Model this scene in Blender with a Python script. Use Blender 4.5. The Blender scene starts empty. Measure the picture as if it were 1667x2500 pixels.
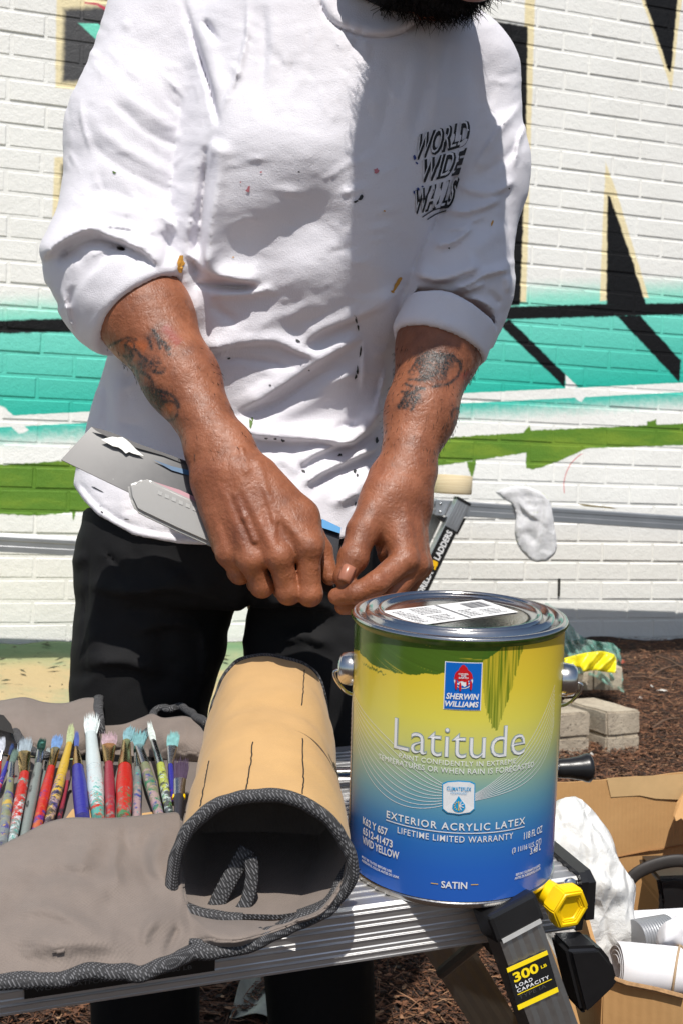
import bpy, bmesh, math, random
import numpy as np
from mathutils import Vector, Matrix
from mathutils.bvhtree import BVHTree
rnd = random.Random(7); rng = np.random.default_rng(7)
SC = bpy.context.scene; COL = SC.collection

# ---------------------------------------------------------------- camera
FPX = 2850.; PCX, PCY = 833.5, 1250.              # focal length / principal point in photo pixels (1667 x 2500)
CAM = np.array([0., 0., .95]); PITCH = math.radians(.4); ROLL = .0245
cF = np.array([0, math.cos(PITCH), -math.sin(PITCH)])
_r0 = np.array([1., 0, 0]); _u0 = np.array([0, math.sin(PITCH), math.cos(PITCH)])
cR = math.cos(ROLL)*_r0 + math.sin(ROLL)*_u0; cU = -math.sin(ROLL)*_r0 + math.cos(ROLL)*_u0
cd = bpy.data.cameras.new('camera'); cam = bpy.data.objects.new('camera', cd); COL.objects.link(cam)
cd.sensor_fit = 'VERTICAL'; cd.sensor_height = 36; cd.lens = FPX/2500*36; cd.clip_start = .02; cd.clip_end = 500
cam.matrix_world = Matrix(((cR[0], cU[0], -cF[0], CAM[0]), (cR[1], cU[1], -cF[1], CAM[1]), (cR[2], cU[2], -cF[2], CAM[2]), (0, 0, 0, 1)))
cd.dof.use_dof = True; cd.dof.focus_distance = 1.02; cd.dof.aperture_fstop = 20
SC.camera = cam
# ---------------------------------------------------------------- world, sun, exposure
SUN_EL, SUN_AZ = math.radians(59), math.radians(3)   # azimuth: degrees to the right of straight behind the camera
SUNV = np.array([math.sin(SUN_AZ)*math.cos(SUN_EL), -math.cos(SUN_AZ)*math.cos(SUN_EL), math.sin(SUN_EL)])
w = bpy.data.worlds.new('World'); SC.world = w; w.use_nodes = True
sky = w.node_tree.nodes.new('ShaderNodeTexSky'); sky.sky_type = 'NISHITA'; sky.sun_disc = False
sky.sun_elevation = SUN_EL; sky.sun_rotation = math.atan2(SUNV[0], SUNV[1]); sky.air_density = 1.; sky.dust_density = 1.2
bg = w.node_tree.nodes['Background']; bg.inputs['Strength'].default_value = .095
w.node_tree.links.new(sky.outputs[0], bg.inputs[0])
ld = bpy.data.lights.new('sun', 'SUN'); ld.energy = 5.; ld.angle = math.radians(.53); ld.color = (1, .955, .89)
sun = bpy.data.objects.new('sun', ld); COL.objects.link(sun); sun.location = (2, -6, 9)
sun.rotation_euler = Vector(SUNV).to_track_quat('Z', 'Y').to_euler()
SC.view_settings.view_transform = 'Standard'; SC.view_settings.look = 'None'; SC.view_settings.gamma = 1
SC.view_settings.exposure = -.08
try: SC.view_settings.use_curve_mapping = False
except Exception: pass
SC.cycles.max_bounces = 8; SC.cycles.transparent_max_bounces = 12

# ---------------------------------------------------------------- geometry helpers
A = np.asarray
def ray(u, v): return cF + cR*((u-PCX)/FPX) - cU*((v-PCY)/FPX)
def at(u, v, d): return CAM + ray(u, v)*d                       # photo pixel + distance along the axis -> point
def onpl(u, v, P, n):
    d = ray(u, v); return CAM + d*(np.dot(A(P)-CAM, n)/np.dot(d, n))
def proj(P):
    q = A(P)-CAM; z = q@cF; return PCX+FPX*(q@cR)/z, PCY-FPX*(q@cU)/z, z
def nrm(v): v = A(v, float); return v/np.linalg.norm(v)
WLOC = {}
def thing(name, label, cat, loc=(0, 0, 0), group=None):
    o = bpy.data.objects.new(name, None); COL.objects.link(o); o.empty_display_size = .05
    o.location = loc; WLOC[o.name] = A(loc, float); o['label'] = label; o['category'] = cat
    if group: o['group'] = group
    return o
def mk(name, V, Fc, mat, parent=None, smooth=False, label=None, cat=None, group=None, kind=None, auto=None):
    """one mesh object; V in world coordinates"""
    V = A(V, float).reshape(-1, 3); base = A((0., 0, 0))
    if parent is not None: base = WLOC[parent.name]
    me = bpy.data.meshes.new(name)
    if isinstance(Fc, np.ndarray) and Fc.ndim == 2:
        n, k = Fc.shape; me.vertices.add(len(V)); me.vertices.foreach_set('co', (V-base).astype(np.float32).ravel())
        me.loops.add(n*k); me.loops.foreach_set('vertex_index', Fc.astype(np.int32).ravel())
        me.polygons.add(n); me.polygons.foreach_set('loop_start', np.arange(0, n*k, k, dtype=np.int32))
        me.update(calc_edges=True)
    else:
        me.from_pydata([tuple(x) for x in V-base], [], [tuple(int(i) for i in q) for q in Fc]); me.update()
    if smooth: me.polygons.foreach_set('use_smooth', np.ones(len(me.polygons), bool))
    if auto is not None: me.set_sharp_from_angle(angle=math.radians(auto))
    for m in (mat if isinstance(mat, (list, tuple)) else [mat]): me.materials.append(m)
    o = bpy.data.objects.new(name, me); COL.objects.link(o); WLOC[o.name] = base
    if parent is not None: o.parent = parent
    if label: o['label'] = label
    if cat: o['category'] = cat
    if group: o['group'] = group
    if kind: o['kind'] = kind
    return o
class MB:
    """collects verts/faces"""
    def __init__(s): s.v = []; s.f = []; s.n = 0
    def add(s, V, Fs):
        V = A(V, float).reshape(-1, 3); s.v.append(V); s.f += [tuple(int(i)+s.n for i in q) for q in Fs]; s.n += len(V); return s
    def box(s, c, hx, hy, hz, X=(1, 0, 0), Y=(0, 1, 0), Z=(0, 0, 1), ch=0.):
        c, X, Y, Z = A(c, float), A(X, float), A(Y, float), A(Z, float)
        if ch <= 0:
            V = [c+X*hx*a+Y*hy*b+Z*hz*e for a in (-1, 1) for b in (-1, 1) for e in (-1, 1)]
            return s.add(V, [(0, 1, 3, 2), (4, 6, 7, 5), (0, 4, 5, 1), (2, 3, 7, 6), (0, 2, 6, 4), (1, 5, 7, 3)])
        bm = bmesh.new(); bmesh.ops.create_cube(bm, size=2)
        for q in bm.verts: q.co = Vector((q.co.x*hx, q.co.y*hy, q.co.z*hz))
        bmesh.ops.bevel(bm, geom=list(bm.edges), offset=ch, segments=2, affect='EDGES', profile=.6)
        bm.verts.index_update()
        V = [c+X*q.co.x+Y*q.co.y+Z*q.co.z for q in bm.verts]; Fs = [[q.index for q in f.verts] for f in bm.faces]; bm.free()
        return s.add(V, Fs)
    def tube(s, P, r, n=10, caps=True, flat=1., up=(0, 0, 1)):
        P = A(P, float); m = len(P); r = np.broadcast_to(A(r, float), (m,)); T = np.gradient(P, axis=0)
        T /= np.linalg.norm(T, axis=1)[:, None]+1e-12
        a = A(up, float); V = []
        if abs(np.dot(nrm(a), T[0])) > .95: a = A((1., 0, 0)) if abs(T[0][0]) < .9 else A((0., 1, 0))
        b0 = nrm(np.cross(T[0], a)); a0 = np.cross(b0, T[0])
        for i in range(m):
            if i: 
                b0 = b0-T[i]*np.dot(b0, T[i]); b0 = nrm(b0); a0 = np.cross(b0, T[i])
            for k in range(n):
                t = 2*math.pi*k/n; V.append(P[i]+r[i]*(math.cos(t)*b0+flat*math.sin(t)*a0))
        Fs = [(i*n+k, i*n+(k+1) % n, (i+1)*n+(k+1) % n, (i+1)*n+k) for i in range(m-1) for k in range(n)]
        if caps: Fs += [tuple(range(n))[::-1], tuple((m-1)*n+k for k in range(n))]
        return s.add(V, Fs)
    def lathe(s, prof, c, Z=(0, 0, 1), n=48, X=None, sx=1., sy=1.):
        """prof: list of (radius, height) along axis Z"""
        Z = nrm(Z); X = nrm(np.cross(Z, (0.3, .9, .2))) if X is None else A(X, float); Y = np.cross(Z, X); c = A(c, float)
        V = []; m = len(prof)
        for r, h in prof:
            for k in range(n):
                t = 2*math.pi*k/n; V.append(c+Z*h+X*(r*sx*math.cos(t))+Y*(r*sy*math.sin(t)))
        Fs = [(i*n+k, i*n+(k+1) % n, (i+1)*n+(k+1) % n, (i+1)*n+k) for i in range(m-1) for k in range(n)]
        if prof[0][0] > 1e-6: Fs.append(tuple(range(n))[::-1])
        if prof[-1][0] > 1e-6: Fs.append(tuple((m-1)*n+k for k in range(n)))
        return s.add(V, Fs)
    def grid(s, G, back=0., nvec=None, close=False):
        """G: (a,b,3) array of points; back>0 gives it thickness along -normal"""
        G = A(G, float); a, b = G.shape[:2]
        Fs = [(i*b+j, (i+1)*b+j, (i+1)*b+j+1, i*b+j+1) for i in range(a-1) for j in range(b-1)]
        if back <= 0: return s.add(G.reshape(-1, 3), Fs)
        N = np.cross(np.gradient(G, axis=0), np.gradient(G, axis=1)); N /= np.linalg.norm(N, axis=2)[..., None]+1e-12
        if nvec is not None: N *= np.sign((N*A(nvec)).sum(-1))[..., None]
        H = G-N*back; o = a*b
        Fs2 = [tuple(q+o for q in f[::-1]) for f in Fs]
        e = [(i*b, (i+1)*b) for i in range(a-1)]+[((a-1)*b+j, (a-1)*b+j+1) for j in range(b-1)]+[((i+1)*b+b-1, i*b+b-1) for i in range(a-2, -1, -1)]+[(j+1, j) for j in range(b-2, -1, -1)]
        Fs3 = [(p, p+o, q+o, q) for p, q in e]
        return s.add(np.concatenate([G.reshape(-1, 3), H.reshape(-1, 3)]), Fs+Fs2+Fs3)
    def prism(s, poly, n, h):
        """poly: planar outline (world points), extruded along n by h"""
        poly = A(poly, float); m = len(poly); n = A(n, float)
        return s.add(np.concatenate([poly, poly+n*h]), [tuple(range(m))[::-1], tuple(range(m, 2*m))]+[(i, (i+1) % m, (i+1) % m+m, i+m) for i in range(m)])
    def build(s, name, mat, parent=None, **k):
        o = mk(name, np.concatenate(s.v), s.f, mat, parent, **k)
        bm = bmesh.new(); bm.from_mesh(o.data); bmesh.ops.recalc_face_normals(bm, faces=bm.faces); bm.to_mesh(o.data); bm.free()
        return o
def spline(P, n):
    """Catmull-Rom through points"""
    P = A(P, float); m = len(P); Q = np.vstack([2*P[0]-P[1], P, 2*P[-1]-P[-2]]); t = np.linspace(0, m-1-1e-9, n); i = t.astype(int); f = (t-i)[:, None]
    a, b, c, d = Q[i], Q[i+1], Q[i+2], Q[i+3]
    return .5*((2*b)+(-a+c)*f+(2*a-5*b+4*c-d)*f**2+(-a+3*b-3*c+d)*f**3)
def vnoise(P, s=1., seed=0):
    """cheap smooth 3-D value noise in [-1,1]"""
    P = A(P, float)*s+seed*17.31; i = np.floor(P).astype(np.int64); f = P-i; f = f*f*(3-2*f); out = 0
    def h(a, b, c):
        n = (a*73856093) ^ (b*19349663) ^ (c*83492791) ^ (seed*2654435); n = (n*1103515245+12345) & 0x7fffffff
        n = (n ^ (n >> 13))*1274126177 & 0x7fffffff
        return n/0x3fffffff-1.
    for dx in (0, 1):
        for dy in (0, 1):
            for dz in (0, 1):
                out = out+h(i[..., 0]+dx, i[..., 1]+dy, i[..., 2]+dz)*np.where(dx, f[..., 0], 1-f[..., 0])*np.where(dy, f[..., 1], 1-f[..., 1])*np.where(dz, f[..., 2], 1-f[..., 2])
    return out
_txt = {}
def text_mesh(body, offset=0., shear=0., space=1., res=3):
    """flat mesh of a text in the built-in font: verts (n,2), faces; scaled so the bounding box is known"""
    cu = bpy.data.curves.new('t', 'FONT'); cu.body = body; cu.offset = offset; cu.shear = shear; cu.space_character = space; cu.resolution_u = res
    cu.fill_mode = 'BOTH'
    ob = bpy.data.objects.new('t', cu); COL.objects.link(ob); dg = bpy.context.evaluated_depsgraph_get()
    me = bpy.data.meshes.new_from_object(ob.evaluated_get(dg)); V = A([q.co[:2] for q in me.vertices]); Fs = [tuple(p.vertices) for p in me.polygons]
    bpy.data.objects.remove(ob); bpy.data.curves.remove(cu); bpy.data.meshes.remove(me)
    return V, Fs

# ---------------------------------------------------------------- material helpers
def srgb(r, g, b, k=1.):
    f = lambda c: (c/255/12.92 if c/255 <= .04045 else ((c/255+.055)/1.055)**2.4)*k
    return (f(r), f(g), f(b), 1)
class M:
    def __init__(s, name, base=(.5, .5, .5, 1), rough=.6, metal=0., **k):
        s.m = bpy.data.materials.new(name); s.m.use_nodes = True; s.t = s.m.node_tree; s.b = s.t.nodes['Principled BSDF']
        s.set(**{'Base Color': base, 'Roughness': rough, 'Metallic': metal}); s.set(**k); s._p = None
    def set(s, **k):
        for a, v in k.items(): s.put(s.b.inputs[a.replace('_', ' ')], v)
    def put(s, sock, v):
        if isinstance(v, bpy.types.NodeSocket): s.t.links.new(v, sock)
        elif v is not None: sock.default_value = v
    def n(s, typ, ins=(), out=0, **pr):
        x = s.t.nodes.new('ShaderNode'+typ)
        for a, v in pr.items(): setattr(x, a, v)
        for i, v in (ins.items() if isinstance(ins, dict) else enumerate(ins)): s.put(x.inputs[i], v)
        return x.outputs[out]
    def pos(s):
        if s._p is None: s._p = s.n('NewGeometry')
        return s._p
    def math(s, op, a, b=None, c=None, clamp=False): return s.n('Math', [a, b, c], operation=op, use_clamp=clamp)
    def noise(s, scale=5., detail=4., rough=.55, vec=None, dist=0., out=0): return s.n('TexNoise', {'Vector': vec if vec is not None else s.pos(), 'Scale': scale, 'Detail': detail, 'Roughness': rough, 'Distortion': dist}, out=out)
    def scaled(s, sc, vec=None): return s.n('VectorMath', [vec if vec is not None else s.pos(), sc], operation='MULTIPLY')
    def ramp(s, fac, stops, interp='LINEAR'):
        x = s.t.nodes.new('ShaderNodeValToRGB'); s.put(x.inputs[0], fac); e = x.color_ramp.elements; x.color_ramp.interpolation = interp
        while len(e) < len(stops): e.new(.5)
        for q, (p, c) in zip(e, stops): q.position = p; q.color = c if len(c) == 4 else (*c, 1)
        return x.outputs[0]
    def rng(s, v, a, b, c=0., d=1., smooth=True): return s.n('MapRange', {0: v, 1: a, 2: b, 3: c, 4: d}, interpolation_type='SMOOTHSTEP' if smooth else 'LINEAR')
    def mix(s, f, a, b, mode='MIX'):
        x = s.t.nodes.new('ShaderNodeMix'); x.data_type = 'RGBA'; x.blend_type = mode; x.clamp_factor = True
        s.put(x.inputs[0], f); s.put(x.inputs[6], a); s.put(x.inputs[7], b); return x.outputs[2]
    def bump(s, h, strength=.3, dist=.002, normal=None):
        d = {'Strength': strength, 'Distance': dist, 'Height': h}
        if normal is not None: d['Normal'] = normal
        return s.n('Bump', d)
def simple(name, c, rough=.6, metal=0., var=.12, vs=30., bs=0., bsc=300., bd=.0008, **k):
    m = M(name, c, rough, metal, **k); base = c
    if var:
        f = m.noise(vs, 5, .6); lo = tuple(x*(1-var) for x in c[:3])+(1,); hi = tuple(min(1, x*(1+var)) for x in c[:3])+(1,)
        m.set(**{'Base Color': m.ramp(f, [(.3, lo), (.7, hi)])})
    if bs: m.set(Normal=m.bump(m.noise(bsc, 4, .6), bs, bd))
    return m.m
# ================================================================ implicit-surface modelling tools
def surfnet(fn, lo, hi, h, margin=.02, blk=16):
    """fn(P (n,3)) -> signed distance; sparse evaluation, naive surface nets; returns verts, quads"""
    lo, hi = A(lo, float), A(hi, float); nb = np.ceil((hi-lo)/(h*blk)).astype(int); n = nb*blk
    bi = np.stack(np.meshgrid(*[np.arange(k) for k in nb], indexing='ij'), -1).reshape(-1, 3); cen = lo+(bi*blk+blk/2-.5)*h
    d0 = fn(cen); act = np.abs(d0) < blk*h*.87+margin
    S = np.repeat(np.repeat(np.repeat(np.where(d0 < 0, -1., 1.).reshape(nb), blk, 0), blk, 1), blk, 2).astype(np.float32)
    loc = np.stack(np.meshgrid(*[np.arange(blk)]*3, indexing='ij'), -1).reshape(-1, 3); ab = bi[act]
    for q in range(0, len(ab), 64):
        c = ab[q:q+64]; idx = (c[:, None]*blk+loc[None]).reshape(-1, 3); S[idx[:, 0], idx[:, 1], idx[:, 2]] = fn(lo+idx*h)
    neg = S < 0
    cnt = sum(neg[a:n[0]-1+a, b:n[1]-1+b, c:n[2]-1+c].astype(np.int8) for a in (0, 1) for b in (0, 1) for c in (0, 1))
    I = np.argwhere((cnt > 0) & (cnt < 8)); idm = np.full(cnt.shape, -1, np.int32); idm[I[:, 0], I[:, 1], I[:, 2]] = np.arange(len(I))
    off = A([(a, b, c) for a in (0, 1) for b in (0, 1) for c in (0, 1)]); val = np.stack([S[I[:, 0]+o[0], I[:, 1]+o[1], I[:, 2]+o[2]] for o in off], 1)
    acc = np.zeros((len(I), 3)); k = np.zeros(len(I))
    for a in range(8):
        for b in range(a+1, 8):
            if np.abs(off[a]-off[b]).sum() != 1: continue
            va, vb = val[:, a], val[:, b]; cr = (va < 0) != (vb < 0); t = np.where(cr, va/np.where(cr, va-vb, 1), 0)
            acc += np.where(cr[:, None], off[a]+(off[b]-off[a])*t[:, None], 0); k += cr
    V = lo+(I+acc/k[:, None])*h; Q = []
    for ax in range(3):
        o1, o2 = [(1, 2), (2, 0), (0, 1)][ax]; sl = [slice(1, None)]*3; sl[ax] = slice(0, -1); s2 = list(sl); s2[ax] = slice(1, None)
        a, b = neg[tuple(sl)], neg[tuple(s2)]; E = np.argwhere(a != b)
        if not len(E): continue
        sg = a[E[:, 0], E[:, 1], E[:, 2]]; base = E.copy(); base[:, o1] += 1; base[:, o2] += 1
        def g(d1, d2):
            q = base.copy(); q[:, o1] += d1; q[:, o2] += d2
            ok = np.all((q >= 0) & (q < A(cnt.shape)), 1); r = np.full(len(q), -1, np.int32); r[ok] = idm[q[ok, 0], q[ok, 1], q[ok, 2]]; return r
        q = np.stack([g(-1, -1), g(0, -1), g(0, 0), g(-1, 0)], 1); q[~sg] = q[~sg][:, ::-1]; Q.append(q[(q >= 0).all(1)])
    return V, np.concatenate(Q)
def relax(V, Q, it=3, lam=.5, mu=-.52):
    """Taubin smoothing: takes the voxel steps out of creases without shrinking"""
    E = np.concatenate([Q[:, [0, 1]], Q[:, [1, 2]], Q[:, [2, 3]], Q[:, [3, 0]]]); n = len(V); deg = np.bincount(E.ravel(), minlength=n)[:, None].astype(float); deg[deg == 0] = 1
    for _ in range(it):
        for k in (lam, mu):
            S = np.stack([np.bincount(E[:, 0], V[E[:, 1], a], n)+np.bincount(E[:, 1], V[E[:, 0], a], n) for a in range(3)], -1); V = V+k*(S/deg-V)
    return V
def cone(P, a, b, ra, rb):
    """rounded cone (approximate)"""
    a, b = A(a), A(b); ab = b-a; t = np.clip(((P-a)@ab)/(ab@ab), 0, 1); q = P-a-t[:, None]*ab; return np.sqrt((q*q).sum(1))-(ra+(rb-ra)*t)
def ell(P, c, r, R=None):
    q = P-A(c)
    if R is not None: q = q@A(R).T
    r = A(r); k = np.sqrt(((q/r)**2).sum(1)); return (k-1)*r.min()
def smin(a, b, k): h = np.clip(.5+.5*(b-a)/k, 0, 1); return b+(a-b)*h-k*h*(1-h)
def smax(a, b, k): return -smin(-a, -b, k)
class Field:
    """height map over photo pixels, built from fold strokes"""
    def __init__(s, u0=-120, v0=-160, u1=1420, v1=1700, st=3.):
        s.u0, s.v0, s.st = u0, v0, st; s.nu, s.nv = int((u1-u0)/st), int((v1-v0)/st)
        s.U, s.V = np.meshgrid(u0+np.arange(s.nu)*st, v0+np.arange(s.nv)*st, indexing='ij'); s.H = np.zeros(s.U.shape)
    def stroke(s, pts, w, amp, typ='r', taper=.35):
        """typ r: round ridge (amp<0 groove); s: bulge on the left of travel (image coords) ending in a sharp edge on the line"""
        P = spline([A(p, float) for p in pts], 6*len(pts)) if len(pts) > 2 else A(pts, float); best = np.full(s.U.shape, 1e9); sd = np.zeros(s.U.shape); tt = np.zeros(s.U.shape)
        L = np.concatenate([[0], np.cumsum(np.linalg.norm(np.diff(P, axis=0), axis=1))]); L /= L[-1]
        m = max(w*2.6, 10); ua, ub = P[:, 0].min()-m, P[:, 0].max()+m; va, vb = P[:, 1].min()-m, P[:, 1].max()+m
        i0, i1 = max(0, int((ua-s.u0)/s.st)), min(s.nu, int((ub-s.u0)/s.st)+1); j0, j1 = max(0, int((va-s.v0)/s.st)), min(s.nv, int((vb-s.v0)/s.st)+1)
        if i1 <= i0 or j1 <= j0: return
        U, V = s.U[i0:i1, j0:j1], s.V[i0:i1, j0:j1]; best = np.full(U.shape, 1e9); sd = np.zeros(U.shape); tt = np.zeros(U.shape)
        for k in range(len(P)-1):
            a, b = P[k], P[k+1]; e = b-a; t = np.clip(((U-a[0])*e[0]+(V-a[1])*e[1])/(e@e+1e-9), 0, 1); dx, dy = U-a[0]-t*e[0], V-a[1]-t*e[1]; d = np.hypot(dx, dy); c = d < best
            best = np.where(c, d, best); sd = np.where(c, np.sign(e[0]*dy-e[1]*dx)*d, sd); tt = np.where(c, L[k]+t*(L[k+1]-L[k]), tt)
        env = np.clip(np.minimum(tt, 1-tt)/max(taper, 1e-3), 0, 1); env = env*env*(3-2*env)
        if typ == 'r': h = np.exp(-(best/w)**2)
        else: h = np.where(sd < 0, np.exp(-(best/w)**2), np.exp(-(best/(w*.22))**2))     # left side broad, right side sharp
        s.H[i0:i1, j0:j1] += amp*h*env
    def noise(s, amp, sc, seed, stretch=(1, 1)):
        P = np.stack([s.U*stretch[0], s.V*stretch[1], s.U*0], -1); s.H += amp*vnoise(P, 1/sc, seed)
    def __call__(s, u, v):
        x = np.clip((u-s.u0)/s.st, 0, s.nu-1.01); y = np.clip((v-s.v0)/s.st, 0, s.nv-1.01); i, j = x.astype(int), y.astype(int); f, g = x-i, y-j; H = s.H
        return H[i, j]*(1-f)*(1-g)+H[i+1, j]*f*(1-g)+H[i, j+1]*(1-f)*g+H[i+1, j+1]*f*g
# ================================================================ brick wall with mural
WYAW = math.radians(17.7); WX = A((math.cos(WYAW), math.sin(WYAW), 0)); WN = A((math.sin(WYAW), -math.cos(WYAW), 0)); WZ = A((0, 0, 1.))
W0 = at(50, 700, 3.49); W0[2] = 0
def wq(u, v):
    """photo pixel -> (s, z) on the wall face"""
    P = onpl(u, v, W0, WN); return A((np.dot(P-W0, WX), P[2]))
def mural():
    m = M('painted brick', rough=.5, Specular_IOR_Level=.22); P = m.pos()
    q = m.n('VectorMath', [P, tuple(W0)], operation='SUBTRACT')
    s = m.n('VectorMath', [q, tuple(WX)], operation='DOT_PRODUCT', out=1); z = m.n('VectorMath', [P, (0, 0, 1)], operation='DOT_PRODUCT', out=1)
    n1 = m.noise(55, 3, .6); n2 = m.noise(220, 3, .6); wob = m.math('MULTIPLY', m.math('SUBTRACT', n1, .5), .012)
    S = m.n('CombineXYZ', [s, z, 0])
    def edge(p0, p1, w=True):          # signed distance, inside = left of p0->p1 when polygon is counter-clockwise
        d = nrm(p1-p0); nn = A((-d[1], d[0])); c = float(nn@p0)
        e = m.n('VectorMath', [S, (nn[0], nn[1], 0)], operation='DOT_PRODUCT', out=1)
        return m.math('SUBTRACT', e, c)
    def poly(pts, soft=.004, wobble=1.):
        Q = [wq(*p) for p in pts]; ar = sum(Q[i][0]*Q[(i+1) % len(Q)][1]-Q[(i+1) % len(Q)][0]*Q[i][1] for i in range(len(Q)))
        if ar < 0: Q = Q[::-1]
        d = None
        for i in range(len(Q)):
            e = edge(Q[i], Q[(i+1) % len(Q)]); d = e if d is None else m.math('MINIMUM', d, e)
        if wobble: d = m.math('ADD', d, m.math('MULTIPLY', wob, wobble))
        return m.rng(d, -soft, soft)
    white = m.mix(m.rng(m.noise(2.2, 4, .6), .35, .75), (.86, .86, .82, 1), (.80, .795, .755, 1))
    smud = m.rng(m.noise(9, 5, .7), .66, .8); col = m.mix(m.math('MULTIPLY', smud, .25), white, (.62, .61, .58, 1))
    teal0, teal1 = srgb(135, 222, 200), srgb(38, 178, 158); cream = srgb(236, 222, 180); black = (.006, .006, .0065, 1); green = srgb(92, 130, 45)
    def below(p0, p1):
        a, b = wq(*p0), wq(*p1); e = edge(a, b); return m.math('MULTIPLY', e, -1.)   # positive below the line
    dT = below((0, 700), (1667, 662)); dB = below((0, 1016), (1667, 934)); wb = m.math('MULTIPLY', wob, .4)
    t = m.rng(dT, 0, .40, smooth=False); tc = m.ramp(t, [(0., teal0), (.22, srgb(140, 222, 200)), (.33, srgb(118, 214, 196)), (1., teal1)])
    ft = m.math('MULTIPLY', m.rng(m.math('ADD', dT, m.math('MULTIPLY', wob, 2.)), .005, .10), m.rng(m.math('ADD', dB, wb), -.002, .002, 1, 0))
    col = m.mix(ft, col, tc)
    d2 = below((0, 1043), (1667, 957)); f2 = m.math('MULTIPLY', m.rng(m.math('ADD', d2, wb), -.002, .002), m.rng(m.math('ADD', d2, m.math('MULTIPLY', wob, 3.)), 0, .075, 1, 0))
    col = m.mix(f2, col, srgb(70, 190, 172))
    def paint(c, pts, soft=.003, wobble=1., k=1.):
        nonlocal col
        f = poly(pts, soft, wobble); col = m.mix(f if k == 1 else m.math('MULTIPLY', f, k), col, c)
    for p in ([(1378, 914), (1412, 946), (1380, 950)], [(1398, 945), (1432, 962), (1418, 983), (1404, 972)], [(-40, 980), (8, 992), (40, 1022), (-40, 1030)], [(20, 1030), (60, 1040), (72, 1050), (46, 1060)]): paint((.83, .83, .8, 1), p)
    # cream overspray, then the black letters
    for p in ([(139, -8), (300, -12), (310, 232), (136, 214)], [(134, 384), (230, 384), (230, 600), (127, 590)], [(1284, -90), (1307, -90), (1294, 373), (1283, 738), (1255, 738)],
              [(1540, -80), (1672, -80), (1663, 0), (1651, 262)], [(1477, 397), (1504, 469), (1583, 726), (1463, 735), (1468, 600)]): paint(cream, p, .004, .5)
    for p, sf in (([(157, 22), (320, 12), (320, 201), (153, 200)], .010), ([(151, 402), (240, 402), (240, 590), (147, 580)], .010)): paint((.075, .075, .078, 1), p, sf)  # sun sheen on the glossy black paint, put into the colour as grey
    for p in ([(1150, 40), (1287, 64), (1283, 350), (1277, 515), (1268, 745), (1150, 750)], [(1546, -80), (1660, -80), (1645, 86), (1637, 176), (1632, 176)], [(1482, 476), (1493, 480), (1538, 622), (1581, 746), (1479, 746)],
              [(-140, 786), (1480, 742), (1800, 738), (1800, 764), (-140, 819)], [(1240, 777), (1379, 914), (1377, 946), (1221, 796)], [(1503, 770), (1561, 770), (1661, 880), (1658, 934)]): paint(black, p, .004, .8)
    paint(srgb(120, 222, 196), [(193, 57), (240, 57), (258, 75), (263, 100), (256, 116)], .003, .3)
    for p in ([(207, 5), (240, 8), (238, 13), (208, 9)], [(240, 8), (286, 33), (284, 41), (238, 14)], [(214, 206), (226, 200), (224, 216)]): paint(srgb(205, 70, 95), p, .003, .3)
    gpol = ([(-140, 1144), (190, 1123), (640, 1096), (640, 1205), (190, 1250), (105, 1259), (-140, 1250)], [(600, 1098), (1120, 1066), (1290, 1051), (1290, 1131), (1085, 1136), (600, 1210)], [(1285, 1051), (1810, 1028), (1810, 1085), (1600, 1096), (1430, 1095), (1285, 1100)],
            [(1283, 1090), (1440, 1090), (1420, 1100), (1350, 1131), (1300, 1147), (1283, 1143)], [(1136, 1125), (1162, 1125), (1150, 1170)], [(1272, 1060), (1291, 1039), (1298, 1060)], [(1577, 1050), (1579, 1030), (1600, 1024), (1604, 1050)], [(172, 1240), (192, 1240), (180, 1268)])
    gf = None
    for p in gpol:
        f = poly(p, .0025, 1.); gf = f if gf is None else m.math('MAXIMUM', gf, f)
    gc = m.mix(m.rng(m.noise(6, 4, .6, m.scaled((1, 1, 3))), .4, .7), green, srgb(118, 146, 50)); col = m.mix(gf, col, gc)
    # thin red pencil arc
    c0 = wq(1455, 1188); rr = float(np.linalg.norm(wq(1378, 1165)-c0)); dd = m.n('VectorMath', [S, (c0[0], c0[1], 0)], operation='DISTANCE', out=1)
    arc = m.rng(m.math('ABSOLUTE', m.math('SUBTRACT', dd, rr)), .0012, .0028, 1, 0); arc = m.math('MULTIPLY', arc, poly([(1360, 1108), (1446, 1108), (1446, 1150), (1384, 1204), (1360, 1204)], .002, 0)); col = m.mix(m.math('MULTIPLY', arc, .7), col, srgb(205, 80, 85))
    m.set(**{'Base Color': col, 'Normal': m.bump(m.math('ADD', m.math('MULTIPLY', n2, .5), n1), .55, .0035)})
    m.set(Roughness=m.rng(n2, .3, .7, .42, .62)); return m.m
MURAL = mural()
GROUND_WALL = .485
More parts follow.
